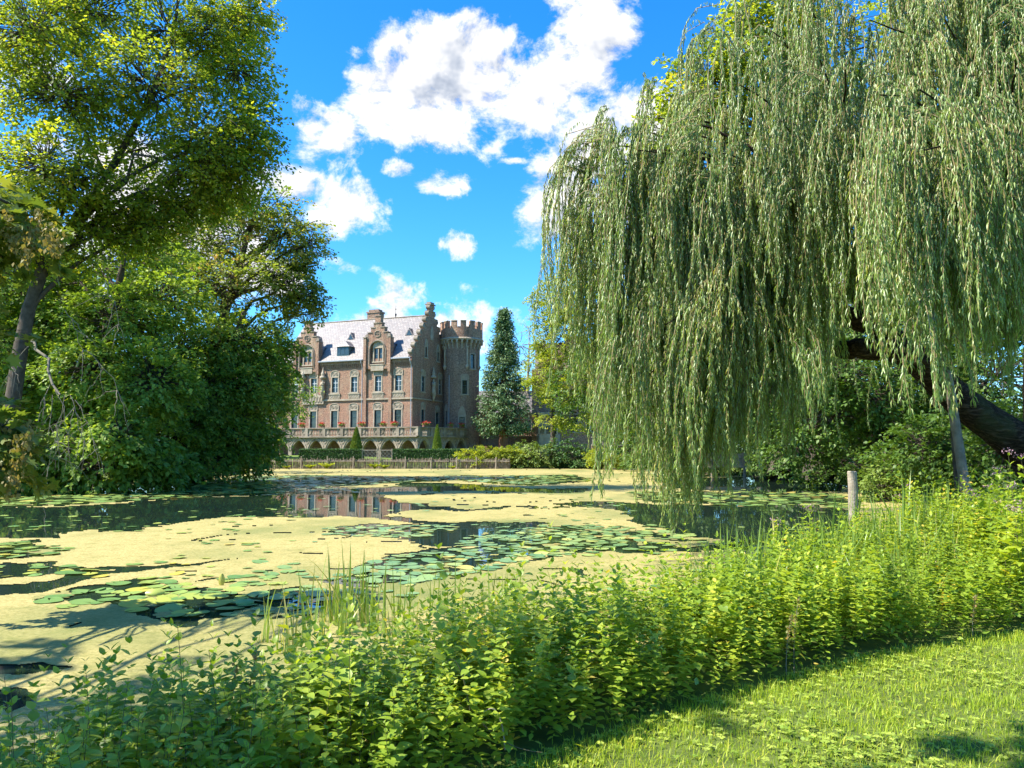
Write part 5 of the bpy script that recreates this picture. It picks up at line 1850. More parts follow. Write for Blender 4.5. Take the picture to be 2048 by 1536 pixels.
tree("maple_tree", "bright leaved maple on the right bank behind the willow limb", "tree", 42,
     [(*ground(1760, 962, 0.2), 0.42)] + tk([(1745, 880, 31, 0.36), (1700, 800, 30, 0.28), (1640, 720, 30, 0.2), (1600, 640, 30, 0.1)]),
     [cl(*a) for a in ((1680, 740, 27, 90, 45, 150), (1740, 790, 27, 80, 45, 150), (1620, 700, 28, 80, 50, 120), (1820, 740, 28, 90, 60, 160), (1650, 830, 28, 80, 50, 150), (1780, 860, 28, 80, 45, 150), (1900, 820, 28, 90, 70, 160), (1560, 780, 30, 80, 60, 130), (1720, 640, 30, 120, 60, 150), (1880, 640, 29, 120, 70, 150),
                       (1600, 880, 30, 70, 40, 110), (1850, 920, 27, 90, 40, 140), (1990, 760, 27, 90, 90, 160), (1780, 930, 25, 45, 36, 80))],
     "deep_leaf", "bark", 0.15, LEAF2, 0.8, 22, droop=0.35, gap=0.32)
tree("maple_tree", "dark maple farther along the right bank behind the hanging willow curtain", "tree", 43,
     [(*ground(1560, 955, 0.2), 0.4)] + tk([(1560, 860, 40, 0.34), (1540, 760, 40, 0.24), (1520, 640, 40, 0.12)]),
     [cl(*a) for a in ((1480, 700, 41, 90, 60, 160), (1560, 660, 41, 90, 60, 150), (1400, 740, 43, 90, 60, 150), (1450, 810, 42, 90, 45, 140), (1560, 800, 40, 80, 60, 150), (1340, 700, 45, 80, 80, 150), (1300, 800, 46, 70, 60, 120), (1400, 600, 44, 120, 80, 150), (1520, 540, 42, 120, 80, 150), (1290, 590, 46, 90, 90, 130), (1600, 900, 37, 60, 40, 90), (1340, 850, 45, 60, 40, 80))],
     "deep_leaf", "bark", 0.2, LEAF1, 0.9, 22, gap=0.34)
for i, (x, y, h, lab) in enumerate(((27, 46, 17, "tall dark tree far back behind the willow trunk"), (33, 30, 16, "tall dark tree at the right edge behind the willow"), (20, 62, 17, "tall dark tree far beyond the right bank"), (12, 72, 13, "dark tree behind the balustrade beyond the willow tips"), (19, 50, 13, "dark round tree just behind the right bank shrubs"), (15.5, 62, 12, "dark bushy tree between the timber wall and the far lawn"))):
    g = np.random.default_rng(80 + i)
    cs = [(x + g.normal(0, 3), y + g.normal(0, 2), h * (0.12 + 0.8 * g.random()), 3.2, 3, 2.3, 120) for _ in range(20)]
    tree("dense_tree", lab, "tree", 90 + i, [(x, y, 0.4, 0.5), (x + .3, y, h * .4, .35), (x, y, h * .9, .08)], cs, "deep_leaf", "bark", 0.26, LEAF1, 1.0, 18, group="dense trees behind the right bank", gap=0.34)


# the weeping willow
def willow():
    g = np.random.default_rng(51)
    base = np.array([9.3, 13.0, 0.1])
    root = empty("weeping_willow", tuple(base), label="huge weeping willow with leaf curtains hanging over the right of the pond", cat="tree")
    wood = Cloud()

    def limb(pts, k=14):
        p = np.array([at(x, y, d) for x, y, d, r in pts])
        r = np.array([q[3] for q in pts])
        s = np.linspace(0, len(p) - 1, k)
        i = np.minimum(s.astype(int), len(p) - 2)
        f = (s - i)[:, None]
        pp = p[i] * (1 - f) + p[i + 1] * f
        pp[1:-1] += g.normal(0, 0.03, (k - 2, 3))
        wood.add(*tubes((pp - base)[None], (r[i] * (1 - f[:, 0]) + r[i + 1] * f[:, 0])[None], 11))
        return pp
    trunk0 = [(2120, 1090, 13, 0.6), (2110, 960, 13, 0.5), (2070, 850, 13, 0.42), (1985, 780, 12.8, 0.35), (1900, 735, 12.6, 0.28), (1860, 700, 12.5, 0.27), (1800, 680, 12.5, 0.24)]
    trunk0 = [(2140, 1100, 13, 0.5), (2115, 990, 13, 0.42), (2060, 905, 13, 0.35), (1985, 850, 12.8, 0.29), (1925, 808, 12.7, 0.26), (1880, 765, 12.6, 0.245), (1845, 730, 12.5, 0.23), (1805, 703, 12.5, 0.21)]
    q = np.array([at(x_, y_, d_) for x_, y_, d_, r_ in trunk0])
    rq = np.array([t_[3] for t_ in trunk0])
    ss = np.linspace(0, len(q) - 1, 60)
    ii = np.minimum(ss.astype(int), len(q) - 2)
    ff = (ss - ii)[:, None]
    ff = ff * ff * (3 - 2 * ff) * 0.5 + ff * 0.5
    qq = q[ii] * (1 - ff) + q[ii + 1] * ff
    Vt, Ft, Rt = tubes((qq - base)[None], (rq[ii] * (1 - ff[:, 0]) + rq[ii + 1] * ff[:, 0])[None], 40)
    cen_ = np.repeat(qq - base, 40, 0)
    angs = np.tile(np.arange(40) / 40 * 2 * np.pi, 60)
    run = np.repeat(np.arange(60) * 0.14, 40)
    # furrowed bark: ridges running along the limb, and a few burls
    rid = np.abs(fbm(np.cos(angs) * 2.6 + 9, np.sin(angs) * 2.6 + 9, run * 0.35, seed=3, octv=3) - 0.5) * 2
    bur = fbm(np.cos(angs) * 0.9 + 4, np.sin(angs) * 0.9 + 4, run * 0.8, seed=6, octv=2) - 0.5
    Vt = cen_ + (Vt - cen_) * (0.93 + 0.26 * rid + 0.22 * bur)[:, None]
    wood.add(Vt, Ft, Rt)
    limb([(1812, 706, 12.5, 0.215), (1760, 695, 12.4, 0.19), (1715, 697, 12.4, 0.165), (1692, 700, 12.4, 0.155), (1690, 700, 12.4, 0.09)], 9)
    limb([(1840, 722, 12.5, 0.2), (1770, 665, 12.5, 0.19), (1710, 640, 12.5, 0.17), (1665, 608, 12.6, 0.13), (1600, 560, 12.6, 0.085), (1500, 470, 12.6, 0.05), (1380, 360, 12.6, 0.025)])
    limb([(1750, 655, 12.5, 0.17), (1735, 610, 12.5, 0.15), (1708, 560, 12.6, 0.13), (1685, 480, 12.8, 0.12), (1660, 330, 13, 0.1), (1620, 100, 13.2, 0.07), (1600, -80, 13.4, 0.04)])
    limb([(2100, 970, 13, 0.4), (2095, 720, 13.2, 0.34), (2060, 500, 13.4, 0.28), (2000, 250, 13.5, 0.2), (1930, 0, 13.6, 0.14), (1880, -250, 13.7, 0.07)])
    limb([(1690, 480, 12.8, 0.09), (1600, 390, 12.4, 0.055), (1500, 290, 12.3, 0.03), (1400, 250, 12.3, 0.018)])
    limb([(2060, 500, 13.4, 0.2), (1980, 420, 11.8, 0.11), (1900, 340, 10.4, 0.05), (1850, 280, 9.4, 0.02)])
    limb([(1980, 420, 11.8, 0.1), (2010, 340, 10.4, 0.05), (2040, 260, 9.4, 0.02)])
    # crests: px, py, depth, bottom py of their strands, count, spread in metres
    CR = [(1270, 255, 12.2, 800, 44, .4), (1250, 320, 11.8, 880, 62, .4), (1205, 390, 11.6, 740, 24, .15), (1195, 290, 12.0, 800, 40, .22), (1160, 330, 12.2, 760, 26, .14), (1140, 420, 12.4, 800, 24, .12), (1200, 440, 12.2, 860, 44, .28), (1190, 250, 12.6, 560, 12, .12), (1215, 600, 12.4, 930, 30, .2), (1300, 235, 13, 930, 60, .55), (1275, 300, 11.4, 905, 70, .45), (1300, 300, 11.4, 985, 80, .5), (1290, 420, 12.5, 930, 60, .45),
          (1380, 215, 12.4, 960, 62, .6), (1420, 300, 11.4, 900, 70, .6), (1340, 400, 11.4, 1025, 70, .4), (1300, 480, 11.5, 1020, 76, .5), (1480, 170, 11.4, 800, 62, .7), (1540, 60, 12.4, 620, 62, .7), (1500, 330, 11.2, 880, 62, .5),
          (1600, -60, 11.8, 540, 70, .8), (1640, 120, 10.6, 560, 70, .7), (1560, 240, 10.8, 740, 60, .6), (1620, 330, 10.4, 640, 56, .6), (1530, 470, 11.2, 850, 60, .5), (1440, 590, 11.2, 900, 60, .45), (1370, 620, 11.2, 1000, 56, .45), (1480, 640, 11.3, 890, 44, .4), (1590, 520, 11, 720, 40, .4),
          (1310, 600, 12, 1015, 66, .4), (1265, 600, 12.6, 930, 50, .3), (1330, 650, 10.8, 1025, 56, .4), (1285, 760, 11.2, 1015, 44, .4), (1270, 740, 12.4, 960, 40, .3), (1420, 740, 11.5, 950, 40, .5), (1510, 760, 11.2, 930, 26, .5),
          (1760, 190, 9.4, 560, 62, .6), (1840, 180, 8.6, 600, 62, .6), (1790, 330, 8.3, 640, 62, .45), (1850, 300, 8.0, 660, 56, .45), (1940, 230, 8.4, 700, 62, .6), (2030, 120, 9, 640, 70, .7), (1890, 40, 10.2, 520, 70, .8), (1740, 40, 11, 500, 64, .8),
          (1790, 440, 8.4, 640, 50, .35), (1870, 450, 8.4, 690, 56, .45), (1950, 430, 8.2, 700, 56, .5), (2030, 400, 8.2, 720, 56, .5), (2090, 300, 9, 740, 50, .6), (1930, 540, 8.8, 720, 20, .4), (2030, 540, 8.8, 760, 26, .4), (1800, -150, 11.5, 400, 60, .9), (1960, -120, 10.8, 420, 60, .9), (2090, -50, 10.5, 560, 60, .9),
          (1620, 690, 8.6, 880, 10, .12), (1830, 640, 8.3, 860, 10, .1), (1780, 560, 8.6, 850, 8, .1), (1895, 700, 8.6, 920, 9, .1), (1940, 640, 9.2, 860, 9, .1), (2025, 620, 9.2, 820, 10, .14), (1850, 620, 9.0, 800, 9, .12), (1690, 140, 9.6, 600, 50, .6), (1680, 400, 11.5, 640, 46, .5), (1720, 420, 12, 640, 30, .4), (1985, 640, 9.4, 800, 5, .15), (1560, 600, 12.4, 830, 34, .5),
          (1330, 160, 13.5, 600, 20, .5), (1960, 30, 10.5, 420, 70, .7), (2050, -40, 10.2, 460, 70, .7), (1880, -60, 11.2, 400, 60, .8), (1990, 130, 9.8, 500, 60, .6), (1930, -200, 11.5, 300, 60, .9), (2060, 60, 11.4, 520, 70, .9), (1830, 80, 11.0, 480, 60, .8)]
    cen = np.array([8.2, 13.0])
    S, D, L, G, RC = [], [], [], [], []
    arcs = []
    hub = np.array(at(1700, 520, 12.8))
    hub2 = np.array(at(2030, 430, 12.6))
    for (px, py, d, yb, n, sp) in CR:
        c = np.array(at(px, py, d))
        zb = at(px, yb, d).z
        h = hub if px < 1720 else hub2
        st = h + np.array([0, 0, min(2.5, max(0, c[2] - h[2]) * 0.6)])
        p = curve(st, c, 8, 0.14, g)
        if n > 20:
            arcs.append(p)
        out = norm(np.array([c[0] - cen[0], c[1] - cen[1], 0.0]) + np.array([0, -0.8, 0]))
        back = (st - c) * np.array([1, 1, 0.2])
        bl = max(1e-3, np.linalg.norm(back[:2]))
        m = max(1, n // 9)
        t = g.random(m) ** 0.6
        bc = c + norm(back)[None] * (t * min(bl * 0.5, sp * 2.4))[:, None] * 0.8 + g.normal(0, sp * 0.72, (m, 3)) * np.array([1, 1, 0.7])
        bc[:, 2] += 0.1 - 0.25 * ((bc[:, :2] - c[:2]) ** 2).sum(1)
        ba = g.normal(0, 0.8, m)
        bf = np.clip(g.normal(0.86, 0.16, m), 0.5, 1.04)
        bt = g.normal(0, 0.09, m)
        j = np.arange(n) % m
        s = bc[j] + g.normal(0, 0.085, (n, 3)) * np.array([1, 1, 1.6])
        a = ba[j] + g.normal(0, 0.5, n)
        ca, sa = np.cos(a), np.sin(a)
        dd = np.stack([out[0] * ca - out[1] * sa, out[0] * sa + out[1] * ca, 0 * a], -1)
        S.append(s)
        D.append(dd)
        lt = np.maximum(0.5, s[:, 2] - zb)
        L.append(lt * bf[j] * np.clip(g.normal(0.84, 0.2, n), 0.25, 1.04))
        G.append(g.normal(0.45, 0.08) + bt[j])
        RC.append(np.clip(g.gamma(2.0, 0.16, m), 0.08, 0.8)[j])
    # the far side of the crown
    n = 620
    a = g.uniform(-0.5, np.pi * 0.72, n)
    r = 7.6 * np.sqrt(g.random(n))
    s = np.stack([cen[0] + r * np.cos(a), 14.0 + 0.8 * r * np.abs(np.sin(a)), 9.8 - 0.055 * r * r + g.normal(0, 0.5, n)], -1)
    S.append(s)
    D.append(np.stack([np.cos(a), np.sin(a), 0 * a], -1))
    L.append(g.uniform(1.5, 5.0, n))
    G.append(g.normal(0.4, 0.08, n))
    RC.append(g.uniform(0.12, 0.5, n))
    S, D, L, G = np.concatenate(S), np.concatenate(D), np.concatenate(L), np.concatenate(G)
    wood.add(*tubes(np.array(arcs) - base, np.linspace(0.036, 0.009, 8)[None].repeat(len(arcs), 0), 5))
    n = len(S)
    K = 10
    tt = np.linspace(0, 1, K)[None, :]
    reach = (np.concatenate(RC) * g.uniform(0.7, 1.2, n))[:, None]

    def along(t, n_=None):
        ln = L[:, None] * t
        x = reach * (1 - np.exp(-ln / 0.45))
        dz = 0.24 * np.sin(np.minimum(ln / 0.4, np.pi)) * reach - np.maximum(0, ln - 0.25 * reach)
        sw = 0.075 * np.sin(ln * 2.1 + ph1) * np.minimum(ln, 1), 0.075 * np.sin(ln * 1.7 + ph2) * np.minimum(ln, 1)
        return np.stack([S[:, None, 0] + D[:, None, 0] * x + sw[0], S[:, None, 1] + D[:, None, 1] * x + sw[1], S[:, None, 2] + dz], -1)
    ph1, ph2 = g.uniform(0, 6, (n, 1)), g.uniform(0, 6, (n, 1))
    twigs = Cloud()
    twigs.add(*tubes(along(tt) - base, np.linspace(0.009, 0.003, K)[None].repeat(n, 0), 3))
    link("twigs", twigs.mesh("twigs", M["willow_twig"]), root)
    per = 58.0
    kmax = int(L.max() * per)
    cnt = (L * per).astype(int)
    ti = (np.arange(kmax)[None] + g.random((n, kmax))) / cnt[:, None].clip(1)
    ok = ti < 1.0
    pos = along(np.minimum(ti, 1.0))[ok]
    m = len(pos)
    gr = np.repeat(G, kmax).reshape(n, kmax)[ok]
    a = g.uniform(0, 2 * np.pi, m)
    out = np.stack([np.cos(a), np.sin(a), np.zeros(m)], -1)
    ax = out * g.uniform(0.12, 0.7, m)[:, None] + np.array([0, 0, -1.0])
    nm = np.cross(ax, np.stack([-out[:, 1], out[:, 0], np.zeros(m)], -1)) + g.normal(0, 0.35, (m, 3))
    sz = g.uniform(0.06, 0.115, m)
    tv = np.array([[0, 0, 0], [-0.5, 0.38, 0.10], [0, 0.42, 0], [0.5, 0.38, 0.10], [0, 1, -0.10]])
    tf = [np.array([[0, 2, 1], [0, 3, 2], [1, 2, 4], [2, 3, 4]])]
    Vv, Fs, rn = scatter(tv, tf, pos - base + out * 0.004, ax, nm, np.stack([sz * 0.17, sz], -1), np.clip(gr + g.normal(0, 0.22, m), 0, 1))
    c = Cloud()
    c.add(Vv, Fs, rn)
    link("trunk", wood.mesh("trunk", M["willow_bark"], True), root)
    link("crown", c.mesh("crown", M["willow"]), root)
    print("willow leaves", m)


willow()

# ---------------------------------------------------------------- far bank: hedges, cones, shrubs
def hedge(name, label, p, q, w, h, n, mat, leaf, seed, core, group=None, cat="hedge"):
    g = np.random.default_rng(seed)
    p, q = np.array(p, float), np.array(q, float)
    L = np.linalg.norm(q - p)
    rz = math.atan2(q[1] - p[1], q[0] - p[0])
    z0 = 0.38
    root = empty(name, (p[0], p[1], z0), rz, label=label, cat=cat, group=group)
    b = MB()
    b.box(0.06, L - 0.06, -w / 2 + 0.06, w / 2 - 0.06, -0.1, h - 0.06)
    link("branches", b.mesh("branches", M["bark"]), root)
    face = g.random(n)
    x, y, z = g.uniform(0, L, n), g.uniform(-w / 2, w / 2, n), g.uniform(0, h, n)
    fr, tp = face < 0.55, (face >= 0.55) & (face < 0.88)
    y[fr] = -w / 2 + np.abs(g.normal(0, 0.04, fr.sum()))
    z[tp] = h + g.normal(0, 0.025, tp.sum())
    bk = face >= 0.88
    x[bk] = np.where(g.random(bk.sum()) < 0.5, 0, L) + g.normal(0, 0.03, bk.sum())
    z += 0.05 * (fbm(x * 1.5, y, seed=seed) - 0.5)
    N = np.where(fr[:, None], [0, -1, 0.4], [0, -0.2, 1.0]) + g.normal(0, 0.5, (n, 3))
    c = Cloud()
    c.add(*scatter(LEAF1[0], LEAF1[1], np.stack([x, y, z], -1), g.normal(0, 1, (n, 3)), N, leaf * g.uniform(0.6, 1.3, n), np.clip(g.normal(0.45, 0.2, n), 0, 1)))
    link("foliage", c.mesh("foliage", M[mat]), root)
    return root


hedge("box_hedge", "dark clipped box hedge left of the lattice screen", (-18.9, 69), (-13.3, 69), 0.9, 1.18, 9000, "box", 0.10, 1, None, "clipped box hedges")
hedge("box_hedge", "dark clipped box hedge right of the lattice screen running to the light green shrub", (-10.6, 69), (-3.2, 69), 0.9, 1.18, 12000, "box", 0.10, 2, None, "clipped box hedges")

lt = empty("lattice_screen", (-13.3, 68.6, 0.38), 0, label="weathered wooden lattice screen between the two box hedges", cat="screen")
b = MB()
for k in range(-4, 11):
    for s in (-1, 1):
        x0 = k * 0.34
        p = [(x0, 0.0), (x0 + 0.95 * s, 0.95)]
        (xa, za), (xb, zb) = p
        lo, hi = 0.05, 2.6
        t0, t1 = (lo - xa) / (xb - xa), (hi - xa) / (xb - xa)
        t0, t1 = max(0, min(t0, t1)), min(1, max(t0, t1))
        if t1 > t0:
            b.tube([(xa + (xb - xa) * t0, 0.02 * s, 0.12 + za + (zb - za) * t0), (xa + (xb - xa) * t1, 0.02 * s, 0.12 + za + (zb - za) * t1)], 0.018, 4)
b.build("lattice", M["pale_wood"], lt)
for x in (0.0, 1.32, 2.65):
    b = MB()
    b.tube([(x, 0, -0.3), (x, 0, 1.25)], 0.05, 6)
    b.build("post", M["pale_wood"], lt)
b = MB()
b.tube([(0, 0, 1.1), (2.65, 0, 1.1)], 0.035, 5)
b.tube([(0, 0, 0.1), (2.65, 0, 0.1)], 0.035, 5)
b.build("rail", M["pale_wood"], lt)


def cone(px, py_top, depth, hw, label, seed):
    g = np.random.default_rng(seed)
    top = at(px, py_top, depth)
    h = top.z - 0.4
    root = empty("cypress_cone", (top.x, top.y, 0.4), label=label, cat="topiary", group="clipped cypress cones by the terrace")
    n = 5200
    u = g.random(n)
    rr = hw * np.where(u < 0.15, 0.8 + u * 1.3, np.clip((1 - u) / 0.85, 0, 1) ** 0.72) * (0.9 + 0.14 * g.random(n))
    a = g.uniform(0, 2 * np.pi, n)
    P = np.stack([rr * np.cos(a), rr * np.sin(a), u * h], -1)
    out = np.stack([np.cos(a), np.sin(a), 0.5 + 0 * a], -1)
    c = Cloud()
    c.add(*scatter(NEEDLE[0] * np.array([2.2, 1, 1]), NEEDLE[1], P, out * 0.5 + np.array([0, 0, 1.0]) + g.normal(0, 0.3, (n, 3)), out + g.normal(0, 0.5, (n, 3)), 0.24 * g.uniform(0.6, 1.2, n), g.random(n)))
    link("foliage", c.mesh("foliage", M["thuja"]), root)
    b = MB()
    b.lathe([(0.09, -0.2), (0.08, h * 0.5), (0.02, h * 0.9)], 8)
    link("trunk", b.mesh("trunk", M["bark"]), root)


cone(713, 855, 82, 0.76, "broader clipped golden cypress cone in front of the castle arcade", 3)
cone(874.5, 850, 82, 0.58, "slimmer clipped golden cypress cone near the castle corner", 4)

# light green shrubbery at the right end of the palisade
for i, (cs, lab, mat, lf) in enumerate((
    ([(945, 910, 64, 28, 10, 80), (990, 907, 64, 38, 10, 110), (955, 922, 63.2, 22, 12, 60), (1025, 910, 64, 28, 14, 90)], "pale green shrub spilling over the short palisade", "lime", 0.16),
    ([(1048, 893, 66, 16, 9, 40), (1050, 915, 64, 34, 22, 120), (1085, 912, 64, 36, 24, 130)], "bushy mid green shrub right of the palisade end", "thuja", 0.16),
    ([(1130, 905, 64, 40, 28, 150), (1160, 915, 63, 30, 20, 90)], "dark low shrub under the yellow green tree on the far bank", "box", 0.17),
    ([(1210, 920, 60, 34, 18, 110), (1195, 912, 61, 20, 16, 50)], "bright rounded shrub under the left tips of the willow", "lime", 0.15),
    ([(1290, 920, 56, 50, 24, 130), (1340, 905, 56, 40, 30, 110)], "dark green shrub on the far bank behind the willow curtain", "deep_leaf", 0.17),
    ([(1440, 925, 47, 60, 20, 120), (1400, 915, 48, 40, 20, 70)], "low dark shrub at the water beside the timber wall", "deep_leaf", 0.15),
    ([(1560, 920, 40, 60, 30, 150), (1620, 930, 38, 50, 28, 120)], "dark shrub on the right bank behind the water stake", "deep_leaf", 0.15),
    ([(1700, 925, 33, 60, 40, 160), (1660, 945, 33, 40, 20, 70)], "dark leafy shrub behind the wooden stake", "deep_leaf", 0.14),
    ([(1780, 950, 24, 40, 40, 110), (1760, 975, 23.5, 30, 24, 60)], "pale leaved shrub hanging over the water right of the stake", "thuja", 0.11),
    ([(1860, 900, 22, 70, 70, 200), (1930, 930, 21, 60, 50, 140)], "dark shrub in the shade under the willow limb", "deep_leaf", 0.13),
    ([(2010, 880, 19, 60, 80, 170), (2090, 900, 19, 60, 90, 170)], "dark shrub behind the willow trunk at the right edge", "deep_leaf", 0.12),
)):
    cc = [cl(*a) for a in cs]
    x = sum(c[0] for c in cc) / len(cc)
    y = sum(c[1] for c in cc) / len(cc)
    zg = float(gheight(np.array([x]), np.array([y]))[0])
    zt = max(c[2] for c in cc)
    tree("bank_shrub", lab, "shrub", 200 + i, [(x, y, min(zg, 0.3) - 0.1, 0.09), (x, y, zg * 0.5 + zt * 0.5, 0.07), (x, y, zt, 0.03)], cc, mat, "bark", lf, LEAF1, 0.55 if i < 4 else 0.5, 20, gap=0.2, droop=0.3, twig=0.008, part="foliage", parent_first=0.05)

# small ferny plants at the foot of the palisade
for i, (px, w_) in enumerate(((622, 16), (655, 22), (750, 18), (770, 14), (905, 9), (575, 10))):
    g = np.random.default_rng(300 + i)
    q = ground(px, 938, 0.0)
    n = 46
    a = g.uniform(0, 2 * np.pi, n)
    le = w_ * 62 / FPX * g.uniform(0.6, 1.2, n)
    c = Cloud()
    dirs = np.stack([np.cos(a), np.sin(a) * 0.6 - 0.2, 0.9 + 0 * a], -1)
    for k in range(6):
        t = (k + 0.5) / 6
        P = dirs * (le * t)[:, None] * np.array([0.75, 0.75, 1.0]) - np.array([0, 0, 0.5]) * (le * t * t)[:, None] + np.array([0, 0, 0.05])
        c.add(*scatter(LEAF1[0], LEAF1[1], P, dirs + g.normal(0, .6, (n, 3)), g.normal(0, .5, (n, 3)) + np.array([0, 0, 1]), 0.15 * g.uniform(0.6, 1.3, n), g.random(n)))
    o = link("waterside_fern", c.mesh("waterside_fern", M["lime"]), None, (q.x, q.y - 0.25, 0.0))
    tag(o, "light green " + ["small plant below the left end of the hedge", "leafy plant against the palisade left of the lattice", "plant in front of the lattice screen", "smaller plant just right of the lattice on the palisade", "tiny tuft at the palisade under the right hedge", "low tuft nearest the dark maple skirt"][i], "plant", "plants at the foot of the palisade")

# timber retaining wall on the right bank behind the willow tips
tw_o = empty("timber_wall", (11.0, 44.2, 0.0), R(-8), label="low weathered timber wall with a driftwood root seen through the willow tips", cat="wall")
for k in range(3):
    b = MB()
    b.box(0, 4.6, 0.004 * k, 0.25, 0.55 + 0.27 * k, 0.80 + 0.27 * k)
    b.build("plank", M["pale_wood"], tw_o)
for x in (0.4, 2.2, 4.1):
    b = MB()
    b.tube([(x, -0.08, -0.4), (x, -0.08, 1.4)], 0.09, 7)
    b.build("post", M["wood"], tw_o)
g = np.random.default_rng(8)
b = MB()
for k in range(7):
    a = g.uniform(0, 3.1)
    b.tube([(3.6, -0.02, 1.42), (3.6 + 0.4 * math.cos(a), -0.05, 1.5 + 0.25 * math.sin(a)), (3.6 + 0.75 * math.cos(a), 0.1 * g.normal(), 1.45 + 0.35 * math.sin(a))], [0.09, 0.05, 0.02], 5)
b.build("root", M["red_bark"], tw_o)

# nesting box / lantern at the water's edge on the left
lp = at(343, 950, 35.5)
lo_ = empty("spotlight", (lp.x, lp.y, 0.0), R(25), label="small grey spotlight housing on a stake at the foot of the dark maple", cat="spotlight")
b = MB()
b.tube([(0, 0, -0.4), (0, 0, 0.3)], 0.03, 6)
b.build("stake", M["iron"], lo_)
b = MB()
b.prism([(-0.26, 0.28), (0.26, 0.28), (0.2, 0.52), (-0.2, 0.52)], -0.15, 0.2)
b.build("housing", M["iron"], lo_)
b = MB()
b.box(-0.28, 0.28, -0.24, 0.26, 0.53, 0.57, Matrix.Translation((0, 0, 0.02)) @ Matrix.Rotation(R(14), 4, "X"))
b.build("lid", M["lead"], lo_)

# stake in the water and the two props under the willow
def round_post(name, foot, top, r, label, mat="pale_wood", cat="post"):
    b = MB()
    f, t = Vector(foot), Vector(top)
    k = 8
    g_ = np.random.default_rng(int(abs(t.x) * 100))
    pts = [f + (t - f) * (i / k) + Vector((g_.normal(0, .004), g_.normal(0, .004), 0)) for i in range(k + 1)]
    rad = [r * (1.04 - 0.06 * i / k + g_.normal(0, 0.015)) for i in range(k + 1)]
    pts.append(pts[-1] + (t - f).normalized() * 0.012)
    rad.append(r * 0.86)
    b.tube(pts, rad, 14)
    o = b.build(name, M[mat])
    tag(o, label, cat)
    return o


pt = at(1704, 944, 10.6)
round_post("wooden_stake", (pt.x - 0.01, pt.y, -0.4), tuple(pt), 0.062, "round weathered wooden stake standing upright in the pond among the reeds")
a, b_ = at(1945, 985, 11.0), at(1895, 745, 12.2)
round_post("willow_prop", (a.x, a.y, 0.0), tuple(b_), 0.07, "thick leaning wooden prop holding up the willow limb", "wood", "prop")
a, b_ = at(1922, 985, 11.2), at(1905, 800, 12.0)
round_post("willow_prop", (a.x, a.y, 0.0), tuple(b_), 0.06, "thinner dark prop close beside the thick leaning prop", "bark", "prop")

# ---------------------------------------------------------------- near bank: lawn, herbs, reeds
g = np.random.default_rng(101)


def in_view(x, y, m=0.3):
    return (np.abs(x) < 0.68 * y + m) & (y > 0.9)


BED = [p for p in LAWN] + [(10, 14.5), (7.2, 12.8), (5.4, 10.8), (4.4, 9.75), (3.0, 8.3), (1.5, 6.85), (-0.15, 5.6), (-1.45, 4.25), (-2.3, 3.3), (-3.2, 2.6), (-3.6, 1.6)]


def lawn_d(x, y):
    return edge_dist(x, y, LAWN, False)


def blades(n, xy, h, w, mat, name, label, bend=0.5, rn=(0.45, 0.2), lean=0.35):
    x, y = xy
    z = gheight(x, y)
    a = g.uniform(0, 2 * np.pi, n)
    hh = h * g.uniform(0.5, 1.3, n)
    ln = np.abs(g.normal(0, lean, n))
    d = np.stack([np.cos(a), np.sin(a), 0 * a], -1)
    s = np.stack([-np.sin(a), np.cos(a), 0 * a], -1) * (w * g.uniform(0.6, 1.3, n))[:, None]
    P0 = np.stack([x, y, z - 0.01], -1)
    up = np.array([0, 0, 1.0])
    P1 = P0 + up * (hh * 0.55)[:, None] + d * (hh * ln * 0.35)[:, None]
    P2 = P0 + up * (hh * (1 - 0.3 * np.minimum(ln, 1.6) * bend))[:, None] + d * (hh * ln)[:, None]
    V = np.stack([P0 - s, P0 + s, P1 - s * 0.8, P1 + s * 0.8, P2], 1).reshape(-1, 3)
    o = (np.arange(n) * 5)[:, None]
    me = np_mesh(name, V, [np.array([[0, 1, 3, 2]]) + o, np.array([[2, 3, 4]]) + o], M[mat], np.tile(np.clip(g.normal(rn[0], rn[1], n), 0, 1), 2))
    return tag(link(name, me), label, name.replace("_", " "), kind="stuff")


def lawn_points(n, extra=0.15):
    x, y = g.uniform(-2.2, 12, n * 5), 1.2 + 8.5 * g.random(n * 5) ** 1.4
    poly = LAWN + [(10, 1.0), (-1.6, 1.0)]
    ok = (in_poly(x, y, poly) | (lawn_d(x, y) < extra)) & in_view(x, y, 2.6) & (y > 2.6)
    return x[ok][:n], y[ok][:n]


x, y = lawn_points(96000)
blades(len(x), (x, y), 0.045, 0.0022, "grass", "lawn_grass", "short bright lawn grass at the lower right", lean=0.7)
x, y = lawn_points(60000, 0.25)
k = (fbm(x * 3, y * 3, seed=5) > 0.66) | (g.random(len(x)) < 0.05) | (lawn_d(x, y) < 0.12)
x, y = x[k], y[k]
blades(len(x), (x, y), 0.06, 0.0026, "grass", "longer_grass", "tufts of longer grass along the lawn edge and in the lawn", lean=0.55)
